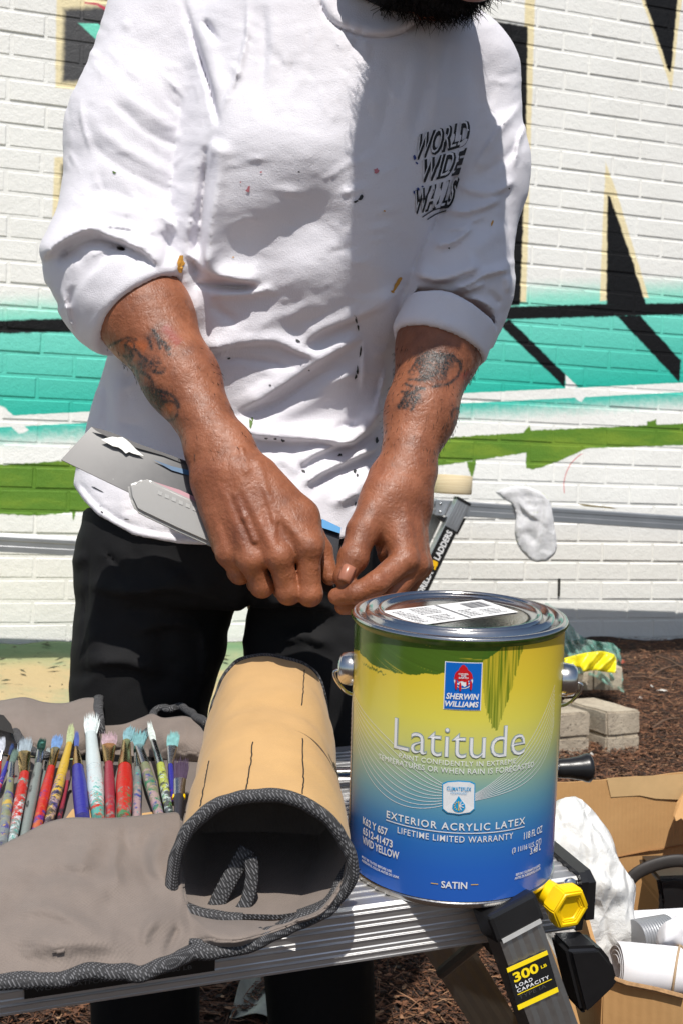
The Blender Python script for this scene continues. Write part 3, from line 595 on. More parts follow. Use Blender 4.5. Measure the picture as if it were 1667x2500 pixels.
    def word(body, L, R, capH, mat=ink, off=0., sh=0., space=1., lift=.0008, name='lettering', tilt=False):
        """L, R: baseline pixels at the ends; capH: photo pixels of the letter height"""
        s0, h0 = canuv(*L); s1, h1 = canuv(*R); V, Fs = text_mesh(body, off, sh, space); lo, hi = V.min(0), V.max(0)
        hm = (h0+h1)/2; top = canuv((L[0]+R[0])/2, (L[1]+R[1])/2-capH)[1]-canuv((L[0]+R[0])/2, (L[1]+R[1])/2)[1]
        q = (V-lo)/(hi-lo); base = (0-lo[1])/(hi[1]-lo[1]) if lo[1] < -.05 else 0
        return wrap(name, [(s0+a*(s1-s0), hm+(b_-base)*top) for a, b_ in q], Fs, mat, lift)
    z5 = lambda x, y: (840+x/2.8, 1760+y/2.8)
    # big name: letter by letter so that the strokes stay thin
    word('Latitude', z5(340, 205), z5(1228, 205), 78, inkg, .006, name='name_shadow', lift=.0006); word('Latitude', z5(342, 203), z5(1226, 203), 76, ink, -.014, name='name')
    word('PAINT CONFIDENTLY IN EXTREME', z5(378, 252), z5(1165, 282), 12, space=1.1); word('TEMPERATURES OR WHEN RAIN IS FORECASTED', z5(238, 262), z5(1288, 302), 13, space=1.08)
    word('EXTERIOR ACRYLIC LATEX', z5(292, 665), z5(1228, 695), 18, off=.012, space=1.2); word('LIFETIME LIMITED WARRANTY', z5(366, 768), z5(1147, 796), 15, off=.006, space=1.15)
    word('K62 Y 657', z5(132, 705), z5(298, 782), 19, off=.02); word('6512-41473', z5(132, 775), z5(332, 862), 19, off=.02); word('VIVID YELLOW', z5(130, 842), z5(376, 938), 19, off=.02)
    word('118 FL OZ', z5(1220, 815), z5(1344, 752), 17, off=.015); word('(3 11/16 U.S. QT)', z5(1140, 905), z5(1338, 825), 16, off=.015); word('3.48 L', z5(1262, 912), z5(1334, 878), 15, off=.015)
    word('MUST BE TINTED BEFORE USE', z5(125, 935), z5(325, 1032), 6, off=.02); word('AGREGAR EL COLOR ANTES DE USAR', z5(125, 958), z5(376, 1076), 6, off=.02)
    word('BEFORE COLORANT IS ADDED', z5(1166, 1065), z5(1330, 985), 6, off=.02); word('ANTES DE AGREGAR EL COLOR', z5(1158, 1088), z5(1332, 1008), 6, off=.02)
    word('SATIN', z5(660, 1142), z5(836, 1142), 17, off=.02)
    def strip(pts, wdt, mat, lift=.0007, name='rule', px=True):
        Q = A([canuv(*p) for p in pts]) if px else A(pts); T = np.gradient(Q, axis=0); T /= np.linalg.norm(T, axis=1)[:, None]+1e-9; N = np.stack([-T[:, 1], T[:, 0]], -1)*wdt/2
        m_ = len(Q); return wrap(name, np.concatenate([Q-N, Q+N]), [(i, i+1, m_+i+1, m_+i) for i in range(m_-1)], mat, lift)
    hline = lambda L, R, wd, mat: strip([(a, (canuv(*L)[1]+canuv(*R)[1])/2) for a in np.linspace(canuv(*L)[0], canuv(*R)[0], 24)], wd, mat, px=False)
    hline(z5(288, 682), z5(1226, 712), .0007, ink); hline(z5(590, 1108), z5(640, 1110), .0006, yl); hline(z5(862, 1116), z5(912, 1116), .0006, yl)
    def fan(U, Lw, n):
        U, Lw = A([canuv(*p) for p in U]), A([canuv(*p) for p in Lw]); tt = np.linspace(0, 1, 40)[:, None]
        for i in range(n):
            f = i/(n-1); p = U*(1-f)+Lw*f; q = (1-tt)**3*p[0]+3*(1-tt)**2*tt*p[1]+3*(1-tt)*tt**2*p[2]+tt**3*p[3]; strip(q, .00042, ink, .0005, 'contour_line', False)
    fan([(853, 1672), (945, 1768), (1005, 1868), (1079, 1912)], [(851, 1700), (885, 1880), (945, 1990), (1079, 1966)], 10)
    fan([(1352, 1672), (1305, 1790), (1250, 1880), (1157, 1938)], [(1350, 1760), (1330, 1900), (1250, 1925), (1157, 1954)], 9)
    # square emblem and its lettering
    def quad(pts, mat, lift, name):
        Q = A([canuv(*p) for p in pts]); s0, s1 = (Q[0][0]+Q[3][0])/2, (Q[1][0]+Q[2][0])/2; h1, h0 = (Q[0][1]+Q[1][1])/2, (Q[3][1]+Q[2][1])/2
        n1 = 10; V = [(s0+(s1-s0)*i/n1, h) for h in (h0, h1) for i in range(n1+1)]; return wrap(name, V, [(i, i+1, n1+2+i, n1+1+i) for i in range(n1)], mat, lift)
    E = [z4(690, 555), z4(942, 540), z4(932, 878), z4(672, 872)]
    quad(E, ink, .0005, 'emblem_border'); quad([z4(696, 560), z4(936, 545), z4(926, 871), z4(679, 865)], blue, .0008, 'emblem_panel')
    word('SHERWIN', z4(694, 798), z4(916, 806), 15, off=.03, sh=.2, lift=.0011); word('WILLIAMS', z4(686, 848), z4(914, 858), 14, off=.03, sh=.2, lift=.0011)
    def blob(cx, cy, rx, ry, mat, lift, name, a0=0, a1=2*math.pi, fr=0., n=36):
        pts = [(cx, cy)]+[(cx+rx*math.cos(a)*(1+fr*math.sin(7*a)), cy+ry*math.sin(a)*(1+fr*math.cos(9*a))) for a in np.linspace(a0, a1, n)]
        return wrap(name, [canuv(*z4(*p)) for p in pts], [(0, i, i+1) for i in range(1, n)], mat, lift)
    blob(812, 672, 64, 58, ink, .0010, 'emblem_globe'); blob(811, 675, 54, 48, blue, .00115, 'emblem_globe_sea'); blob(812, 690, 40, 22, ink, .0012, 'emblem_land', fr=.25)
    blob(812, 645, 60, 50, red, .0013, 'emblem_paint', math.pi*.95, math.pi*2.05); blob(812, 650, 60, 30, red, .00132, 'emblem_paint', 0, math.pi, .12)
    blob(812, 600, 30, 26, red, .00134, 'emblem_paint'); blob(812, 580, 16, 14, red, .00136, 'emblem_paint')
    for x, y, l in ((762, 700, 34), (790, 715, 30), (862, 705, 34), (838, 690, 18)): blob(x, y, 8, l, red, .0014, 'emblem_drip')
    for body, y, wd in (('COVER', 634, 34), ('THE', 647, 18), ('EARTH', 660, 32)): word(body, z4(812-wd, y), z4(812+wd, y), 4, off=.03, lift=.0016)
    # shield badge
    Z = lambda *p: [canuv(*z5(*q)) for q in p]
    def shield(k, mat, lift, name):
        c = (780, 522); pts = [(668, 425), (700, 410), (780, 404), (860, 410), (892, 425), (890, 600), (858, 628), (780, 640), (700, 628), (668, 600)]
        V = Z(c, *[(c[0]+(x-c[0])*k, c[1]+(y-c[1])*k) for x, y in pts]); n = len(pts); return wrap(name, V, [(0, 1+i, 1+(i+1) % n) for i in range(n)], mat, lift)
    shield(1., cy, .0008, 'badge_rim'); shield(.935, ink, .0011, 'badge_panel')
    word('CLIMATEFLEX', z5(698, 472), z5(864, 472), 9.5, cy, .012, lift=.0014); word('TECHNOLOGY', z5(722, 497), z5(838, 497), 5.5, cy, 0, space=1.2, lift=.0014)
    dr = [(780, 508), (800, 540), (822, 568), (824, 590), (808, 612), (780, 620), (752, 612), (736, 590), (738, 568), (760, 540)]; V = Z((780, 575), *dr); wrap('badge_drop', V, [(0, 1+i, 1+(i+1) % 10) for i in range(10)], cy, .0014)
    for k in range(7):
        a = math.pi*.5+math.pi*k/6; strip([z5(778+22*math.cos(a), 575+22*math.sin(a)), z5(778+32*math.cos(a), 575+32*math.sin(a))], .0006, yl, .0017, 'badge_sun'); 
    for k in range(4):
        a = -math.pi*.5+math.pi*(k+.5)/4; strip([z5(784, 575), z5(784+32*math.cos(a), 575+32*math.sin(a))], .0006, ink, .0017, 'badge_flake')
    strip([z5(780, 545), z5(780, 608)], .0006, yl, .0018, 'badge_flake')
    # side panel of small print wrapping round to the left
    sp = [(-1.31*CR, h) for h in (.03, .16)]; V = [(-1.5*CR, .028), (-1.36*CR, .028), (-1.33*CR, .036), (-1.33*CR, .128), (-1.36*CR, .136), (-1.5*CR, .136)]; wrap('side_panel', V, [(0, 1, 2, 3, 4, 5)], simple('side panel paper', (.72, .70, .68, 1), .5, var=.1), .0006)
    for k in range(24): strip([(-1.47*CR, .034+k*.0041), (-1.36*CR, .034+k*.0041)], .0012, simple('tiny print', (.42, .41, .40, 1), .5, var=0) if k == 0 else bpy.data.materials['tiny print'], .0009, 'side_print', False)
    # sticker on the lid
    zl = H1+.0066; lp = lambda u, v, e=0.: onpl(u, v, PO+PNRM*(zl+e), PNRM); Q = [lp(*q) for q in ((930, 1492), (1020, 1527), (1265, 1494), (1175, 1464))]
    stk = mk('sticker', Q, [(0, 1, 2, 3)], simple('sticker paper', (.8, .8, .79, 1), .5, var=.03), lid); gp = simple('sticker print', (.16, .16, .17, 1), .6, var=.3, vs=900)
    def sq(a, b_): return Q[0]*(1-a)*(1-b_)+Q[3]*a*(1-b_)+Q[2]*a*b_+Q[1]*(1-a)*b_       # a along the length, b towards the viewer
    b = MB(); r2 = random.Random(3)
    def bar(a0, a1, b0, b1): b.add([sq(a0, b0)+PNRM*.0003, sq(a1, b0)+PNRM*.0003, sq(a1, b1)+PNRM*.0003, sq(a0, b1)+PNRM*.0003], [(0, 1, 2, 3)])
    x = .72
    while x < .94: wd = r2.choice((.003, .005, .008)); bar(x, x+wd, .10, .46); x += wd+r2.choice((.004, .006))
    bar(.48, .52, .04, .98) if False else None
    x = .02
    for k in range(26): bb = .03+k*.036; bar(.50, .53, bb, bb+r2.choice((.016, .03)))
    for blk in ((.05, .18, .15, .9), (.22, .46, .1, .45), (.22, .44, .6, .92), (.56, .70, .5, .9), (.74, .95, .6, .9)):
        y = blk[2]
        while y < blk[3]:
            x = blk[0]; e = blk[1]-r2.random()*.06
            while x < e: wd = r2.uniform(.006, .03); bar(x, min(x+wd, e), y, y+.035); x += wd+.008
            y += .085
    b.build('sticker_print', gp, stk)
    # ears, wire bail
    for sg, (u, v) in ((-1, (838, 1602)), (1, (1381, 1627))):
        hE = .160; c = PO+PNRM*hE+sg*CANX*(CR-.001)+CANF*.004; ear = MB().lathe([(0, 0), (.0135, 0), (.0138, .003), (.0128, .0095), (.0100, .0125), (0, .0132)], c, sg*CANX, 28).build('ear', tin, t, smooth=True, auto=50)
        e = c+sg*CANX*.012; MB().tube(spline([e-PNRM*.002-sg*CANX*.004, e+sg*CANX*.004-PNRM*.003, e+sg*CANX*.003-PNRM*.010, e-PNRM*.020-sg*CANX*.004-CANF*.004, e-PNRM*.026-sg*CANX*.010-CANF*.014, e-PNRM*.03-sg*CANX*.012-CANF*.03], 30), .0014, 8).build('bail_end', tin, ear, smooth=True)
    arc = [PO+PNRM*(.130-.055*math.sin(a))-CANF*(.034+.062*math.sin(a))+CANX*(CR+.001)*math.cos(a)*1.0 for a in np.linspace(0, math.pi, 40)]; MB().tube(arc, .0014, 8).build('bail', tin, t, smooth=True)
paint_can()
# ================================================================ things by the wall
FALU = metal('far aluminium', (.60, .61, .62, 1), .42)
def far_platform(label, P1, P2, dep, th, legs, sticker=None):
    X = nrm(P2-P1); Y = nrm(-WN-X*np.dot(-WN, X)); Z = np.cross(X, Y); L = np.linalg.norm(P2-P1); q = lambda x, y, h=0.: P1+X*x+Y*y+Z*h
    t = thing('work_platform', label, 'platform', tuple(q(L/2, dep/2)-A((0, 0, .45))), 'aluminium platforms by the wall')
    prof = [(dep, -th), (dep, 0)]+[(dep-.01-(dep-.02)*i/10-k*.001, -.002*((i+k) % 2)) for i in range(10) for k in (0, 1)]+[(.004, 0), (0, -.004), (0, -th*.3), (.002, -th*.34), (.002, -th*.62), (0, -th*.66), (0, -th), (.03, -th), (.03, -th+.004), (dep-.03, -th+.004), (dep-.03, -th)]; m = len(prof)
    MB().add([q(x, y, h) for x in (0, L) for y, h in prof], [tuple(range(m))[::-1], tuple(range(m, 2*m))]+[(i, (i+1) % m, (i+1) % m+m, i+m) for i in range(m)]).build('deck', FALU, t)
    for x in (-.004, L+.004): MB().box(q(x, dep/2, -th/2), .006, dep/2+.004, th/2+.004, X, Y, Z, ch=.002).build('end_cap', BLKP, t)
    for (x0, y0, x1, y1) in legs:
        a = q(x0, y0, -.004); b = q(x1, y1, -.6); d = nrm(b-a); g = float(gz(b[0], b[1])); b = a+d*((a[2]-g)/-d[2]); s = nrm(X-d*np.dot(X, d)); f = np.cross(s, d); f = f if f@WN > 0 else -f
        lg = MB().box((a+b)/2, .021, .013, np.linalg.norm(b-a)/2, s, f, d, ch=.002).build('leg', FALU, t)
        MB().box(b-d*.02, .024, .016, .022, s, f, d, ch=.004).build('foot', BLKP, lg)
        for k in range(3): MB().box(a+d*.045+s*(-.012+.012*k)+f*.0132, .0012, .0008, .042, s, f, d).build('leg_rib', FALU, lg)
    return t, q, X, Y, Z
def wall_side():
    fw_ = lambda u, v, sd: onpl(u, v, W0+WN*sd, WN)                  # point on a plane sd in front of the wall
    P1, P2 = fw_(1046, 1218, .437), fw_(1667, 1260, .437); P2 = P1+(P2-P1)*1.62; ld_ = float((P1-CAM)@cF)
    t, q, X, Y, Z = far_platform('silver work platform with a white rag over its edge', P1, P2, .24, .043, [(.06, .05, -.18, .10), (1.1, .05, 1.3, .10)])
    # front leg with the lettered sticker, and the hinge plates
    a, b = at(1126, 1226, ld_), at(1022, 1440, ld_-.03); d = nrm(b-a); g = .40; bb = a+d*((a[2]-g)/-d[2]); s = nrm(X-d*np.dot(X, d)); f = np.cross(s, d); f = f if f@cF < 0 else -f
    lg = MB().box((a+bb)/2, .0225, .014, np.linalg.norm(bb-a)/2, s, f, d, ch=.002).build('leg', FALU, t)
    for k in range(4): MB().box(a+d*.04+s*(-.0135+.009*k)+f*.0145, .0012, .001, .036, s, f, d).build('leg_rib', FALU, lg)
    MB().box(a-d*.003, .0235, .0155, .004, s, f, d).build('leg_cap', BLKP, lg)
    c0 = a+d*.086; ln = .30; MB().box(c0+d*ln/2+f*.0148, .0205, .0008, ln/2, s, f, d).build('sticker', BPR, lg); up = -d
    rt = -up; Xr = up; Yr = -s if np.dot(np.cross(up, -s), f) > 0 else s                       # text reads upwards along the leg
    deco('lettering', 'LADDERS', c0+d*.100+f*.016-Yr*.010, Xr, Yr, .092, .020, WHT, lg, .035, 0, f, .0004); deco('lettering', 'GORILLA', c0+d*.230+f*.016-Yr*.010, Xr, Yr, .092, .020, WHT, lg, .035, 0, f, .0004)
    pts = [(0, .012), (.009, .011), (.012, .003), (.010, -.004), (.012, -.012), (.006, -.012), (.004, -.004), (-.002, -.004), (-.004, -.012), (-.010, -.012), (-.009, -.002), (-.012, .004), (-.007, .011)]
    MB().prism([c0+d*.117+f*.0158+Xr*y+Yr*-x for x, y in pts], f, .0004).build('emblem', simple('emblem yellow', srgb(245, 190, 20), .4, var=0), lg)
    MB().box(q(.075, -.004, -.024), .055, .003, .022, X, Y, Z).build('hinge_plate', FALU, t); MB().prism([q(.02, -.010, -.050), q(.11, -.010, -.050), q(.085, -.010, -.10)], -Y, .02).build('bracket', BLKP, t)
    for x, h in ((.035, -.012), (.035, -.036), (.085, -.014), (.11, -.012)): MB().lathe([(0, 0), (.0045, 0), (.004, .003), (0, .0035)], q(x, -.007, h), -Y, 12).build('bolt', ZINC, t, smooth=True)
    zt = q(0, 0, .0008); Q = [onpl(u, v, zt, Z) for u, v in ((1408, 1229), (1490, 1238), (1507, 1243), (1425, 1236))]; mk('deck_sticker', Q, [(0, 1, 2, 3)], YPR, t)
    # the other platform, left of the man
    P1, P2 = fw_(-420, 1283, .386), fw_(182, 1317, .386); P2 = P1+(P2-P1)*1.45
    far_platform('silver work platform passing behind the person in the black trousers', P1, P2, .20, .044, [(.2, .03, .05, .05), (.2, .17, .05, .15), (.80, .03, .95, .05), (.80, .17, .95, .15)])
    # roll of masking tape
    c = onpl(1121, 1205, zt, Z)+Y*.045; tp = M('masking tape', srgb(232, 214, 172), .7); tp.set(**{'Base Color': tp.mix(tp.rng(tp.noise(500, 2, .5, tp.scaled((.02, .02, 1))), .4, .6), srgb(226, 206, 165), srgb(236, 220, 182))})
    MB().lathe([(.030, .0), (.0445, 0), (.0455, .002), (.0455, .040), (.0445, .042), (.030, .042), (.0285, .040), (.0285, .002), (.030, 0)], c, Z, 48).build('tape_roll', tp.m, None, smooth=True, auto=40, label='cream roll of masking tape on the silver platform by the wall', cat='tape roll')
wall_side()
def paver_stack():
    CON = M('concrete paver', rough=.9); n = CON.noise(16, 6, .65); pit = CON.rng(CON.noise(130, 4, .7), .60, .68); c = CON.ramp(n, [(.3, (.37, .31, .235, 1)), (.55, (.49, .42, .32, 1)), (.75, (.56, .49, .38, 1))]); c = CON.mix(CON.math('MULTIPLY', pit, .75), c, (.13, .115, .09, 1)); CON.set(**{'Base Color': c, 'Normal': CON.bump(CON.math('SUBTRACT', CON.noise(75, 6, .75), CON.math('MULTIPLY', pit, .6)), .8, .006)}); CON = CON.m
    dpt = 2.87; zg = at(1477, 1857, dpt)[2]; zt = zg+.122; pl_ = lambda u, v: onpl(u, v, (0, 0, zt), A((0, 0, 1.)))
    D, C_, A_ = pl_(1479, 1737), pl_(1570, 1724), pl_(1387, 1679); e1 = nrm(C_-D); e2 = nrm(A_-D); mid = nrm(e1+e2); pz = np.cross((0, 0, 1.), mid); e1, e2 = nrm(mid-pz), nrm(mid+pz)     # square the corner
    if np.dot(e1, C_-D) < np.dot(e2, C_-D): e1, e2 = e2, e1
    def paver(fr, z, label, jit=0., ln=.2, wd=.1, h=.0595, name='concrete_paver'):
        bm = bmesh.new(); bmesh.ops.create_cube(bm, size=2)
        for v in bm.verts: v.co = Vector((v.co.x*wd/2, v.co.y*ln/2, v.co.z*h/2))
        bmesh.ops.bevel(bm, geom=list(bm.edges), offset=.0045, segments=2, affect='EDGES'); bmesh.ops.subdivide_edges(bm, edges=[e for e in bm.edges if e.calc_length() > .03], cuts=3, use_grid_fill=True)
        a = e1*math.cos(jit)+np.cross((0, 0, 1.), e1)*math.sin(jit); b = np.cross((0, 0, 1.), a); b = b if b@e2 > 0 else -b; c = fr+a*wd/2+b*ln/2; V = np.array([[c[0]+a[0]*v.co.x+b[0]*v.co.y, c[1]+a[1]*v.co.x+b[1]*v.co.y, z+h/2+v.co.z] for v in bm.verts]); bm.verts.index_update(); Fs = [[q.index for q in f.verts] for f in bm.faces]; bm.free()
        V = V+.0012*np.stack([vnoise(V, 45, s) for s in (1, 2, 3)], -1)+.0008*np.stack([vnoise(V, 150, s) for s in (4, 5, 6)], -1)
        mk(name, V, Fs, CON, None, smooth=True, auto=35, label=label, cat='paver', group='loose concrete pavers on the bank')
    paver(D, zg, 'concrete paver at the bottom of the stack farther from the can'); paver(D+e1*.002, zg+.0605, 'concrete paver on top of the stack farther from the can', .03)
    R = onpl(1440, 1737, (0, 0, zt), A((0, 0, 1.))); D2 = R-e1*.1
    paver(D2, zg, 'concrete paver at the bottom of the stack beside the can', .0); paver(D2+e1*.002, zg+.0605, 'concrete paver on top of the stack beside the can', .015)
    paver(D+e2*.206-e1*.01, zg+.004, 'concrete paver lying behind the bottom paver of the stack', .05)
    # two more under the plastic
    for (u, lab) in ((1407, 'concrete paver under plastic sheet, nearer the can'), (1478, 'concrete paver under plastic sheet, farther from the can')):
        P = at(u, 1682, 3.22); z = P[2]
        bx = MB().box((P[0], P[1]+.05, z+.03), .039, .06, .032, (1, .06, 0), (-.06, 1, 0), (0, 0, 1), ch=.004); bx.build('concrete_paver', CON, None, smooth=True, auto=35, label=lab, cat='paver', group='loose concrete pavers on the bank')
    # clear plastic sheet, crumpled
    top = spline([A(p, float) for p in ((1330, 1470), (1372, 1502), (1412, 1548), (1450, 1562), (1490, 1570), (1512, 1585))], 40); bot = spline([A(p, float) for p in ((1330, 1640), (1385, 1640), (1420, 1645), (1455, 1655), (1500, 1680), (1522, 1692))], 40); G = np.zeros((40, 30, 3))
    for i in range(40):
        for j in range(30):
            k = j/29; p = top[i]*(1-k)+bot[i]*k; G[i, j] = at(p[0], p[1], 3.42-.25*k+.035*math.sin(i*.45+j*.2)+.02*math.sin(i*.9-j*.5))
    G += (.02*vnoise(G, 22, 4)+.009*vnoise(G, 60, 5))[..., None]*A((0, -1, .3))
    m = M('plastic sheet', srgb(120, 175, 160), .14, Alpha=.55); m.set(Alpha=m.rng(m.noise(12, 3, .5), .3, .7, .45, .7)); MB().grid(G).build('plastic_sheet', m.m, None, smooth=True, label='crumpled greenish clear plastic sheet over pavers', cat='plastic sheet')
    top = spline([A(p, float) for p in ((1376, 1607), (1400, 1600), (1440, 1592), (1470, 1590), (1496, 1597), (1503, 1606))], 30); bot = spline([A(p, float) for p in ((1376, 1632), (1415, 1630), (1425, 1640), (1450, 1636), (1470, 1640), (1500, 1642))], 30); G = np.zeros((30, 8, 3))
    for i in range(30):
        for j in range(8): k = j/7; p = top[i]*(1-k)+bot[i]*k; G[i, j] = at(p[0], p[1], 3.145+.012*math.sin(i*.7+j*.5)-.012*k)
    G += (.006*vnoise(G, 50, 6))[..., None]*A((0, -1, 0)); MB().grid(G, .0012, (0, -1, 0)).build('yellow_strip', simple('yellow plastic film', srgb(240, 225, 40), .35, var=.05), None, smooth=True, label='bright yellow plastic strip lying along the sheeted pavers', cat='plastic strip')
    # twigs, red leaf, pale scraps on the mulch
    def onground(u, v):
        z = .35
        for _ in range(10): P = onpl(u, v, (0, 0, z), A((0, 0, 1.))); z = float(gz(P[0], P[1]))
        return A((P[0], P[1], z))
    tw = simple('twig bark', (.11, .065, .04, 1), .85, var=.3)
    for (a, b), lb_ in zip((((1578, 1660), (1655, 1632)), ((1600, 1610), (1668, 1640)), ((1530, 1655), (1610, 1672)), ((1590, 1790), (1660, 1770))), ('longest brown twig, rising across the middle of the mulch bank', 'thin twig on the mulch nearest the wall', 'thin twig on the mulch beside the sheeted pavers', 'short twig on the mulch beside the cardboard box')):
        p, q = onground(*a)+A((0, 0, .014)), onground(*b)+A((0, 0, .02)); MB().tube(spline([p, (p+q)/2+A((0, .01, .006)), q], 10), np.linspace(.0035, .002, 10), 6).build('twig', tw, None, smooth=True, label=lb_, cat='twig')
    sc = simple('pale scrap', (.55, .53, .48, 1), .8, var=.2)
    for (u, v, r), lb_ in zip(((1614, 1694, .016), (1588, 1681, .009), (1561, 1712, .008), (1442, 1856, .009), (1368, 1906, .010), (1398, 1906, .007)), ('largest pale scrap, lying alone on the mulch bank', 'small pale scrap just above the largest scrap on the mulch', 'small pale scrap behind the topmost stacked paver', 'pale pebble-like scrap between the paver stacks and the rod grip', 'pale scrap at the cardboard box rim, closest to the can', 'tiny pale scrap at the cardboard box rim, beside a larger one')):
        P = onground(u, v)+A((0, 0, .012)); V = [P+A((r*math.cos(a)*rnd.uniform(.6, 1.2), r*math.sin(a)*rnd.uniform(.5, 1.), rnd.uniform(-.004, .006))) for a in np.linspace(0, 6.28, 7)[:-1]]+[P+A((0, 0, .008))]; MB().add(V, [(i, (i+1) % 6, 6) for i in range(6)]).build('paper_scrap', sc, None, label=lb_, cat='scrap')
    P = onground(1512, 1630)+A((0, 0, .015)); V = [P+A((.02*math.cos(a)*(1 if k % 2 else .45), .014*math.sin(a)*(1 if k % 2 else .45), .008*math.sin(k*2.1)+.012)) for k, a in enumerate(np.linspace(0, 6.28, 11)[:-1])]+[P+A((0, 0, .012))]; MB().add(V, [(i, (i+1) % 10, 10) for i in range(10)]).build('leaf', simple('red leaf', (.3, .05, .025, 1), .7, var=.3), None, label='red fallen leaf beside the yellow plastic strip', cat='leaf')
    # crumpled pale leaf under the near platform
    G = np.zeros((12, 10, 3)); top = [(600, 2420), (640, 2395), (660, 2425), (725, 2440)]; T_ = spline([A(p, float) for p in top], 12); B_ = spline([A(p, float) for p in ((560, 2510), (620, 2515), (680, 2520), (735, 2515))], 12)
    for i in range(12):
        for j in range(10): p = T_[i]*(1-j/9)+B_[i]*j/9; P = onground(*p); G[i, j] = P+A((0, 0, .02+.02*math.sin(i*.8+j*.5)*(1-j/12)))
    MB().grid(G, .0008, (0, 0, 1)).build('dry_leaf', simple('pale dry leaf', (.42, .42, .34, 1), .8, var=.25), None, smooth=True, auto=50, label='large pale crumpled leaf on the mulch under the platform', cat='leaf')
paver_stack()
# ================================================================ canvas brush roll on the platform
def fabric(name, c, scale=2100., var=.12, bs=.5):
    m = M(name, c, .92, Sheen_Weight=.1); a = [m.n('VectorMath', [m.pos(), tuple(d)], operation='DOT_PRODUCT', out=1) for d in (PX, PY)]
    wv = m.math('MULTIPLY', m.math('SINE', m.math('MULTIPLY', a[0], scale)), m.math('SINE', m.math('MULTIPLY', a[1], scale))); f = m.noise(18, 5, .6)
    lo = tuple(x*(1-var) for x in c[:3])+(1,); hi = tuple(x*(1+var) for x in c[:3])+(1,); m.set(**{'Base Color': m.mix(m.math('MULTIPLY', wv, .10), m.ramp(f, [(.3, lo), (.7, hi)]), tuple(x*.6 for x in c[:3])+(1,)), 'Normal': m.bump(m.math('ADD', m.math('MULTIPLY', wv, .2), m.noise(420, 3, .7)), bs, .0012)}); return m.m
def trim_mat():
    m = M('woven black trim', (.03, .03, .032, 1), .75); a = [m.n('VectorMath', [m.pos(), tuple(d)], operation='DOT_PRODUCT', out=1) for d in (nrm(PX+PNRM*.5), nrm(PY-PNRM*.6+PX*.2))]
    w_ = m.math('ADD', m.math('MULTIPLY', m.math('SINE', m.math('MULTIPLY', a[0], 2600.)), m.math('SINE', m.math('MULTIPLY', a[1], 2600.))), m.math('MULTIPLY', m.math('SUBTRACT', m.noise(300, 3, .7), .5), 1.4)); k = m.rng(w_, -.1, .7); m.set(**{'Base Color': m.mix(k, (.028, .028, .030, 1), (.17, .17, .178, 1)), 'Normal': m.bump(k, .7, .0015)}); return m.m
TAUPE = fabric('taupe canvas', (.205, .168, .145, 1)); TAN = fabric('tan canvas', srgb(192, 154, 102), 2100., .08, .25); LIN = fabric('dark lining', (.16, .135, .12, 1)); TRIM = trim_mat()
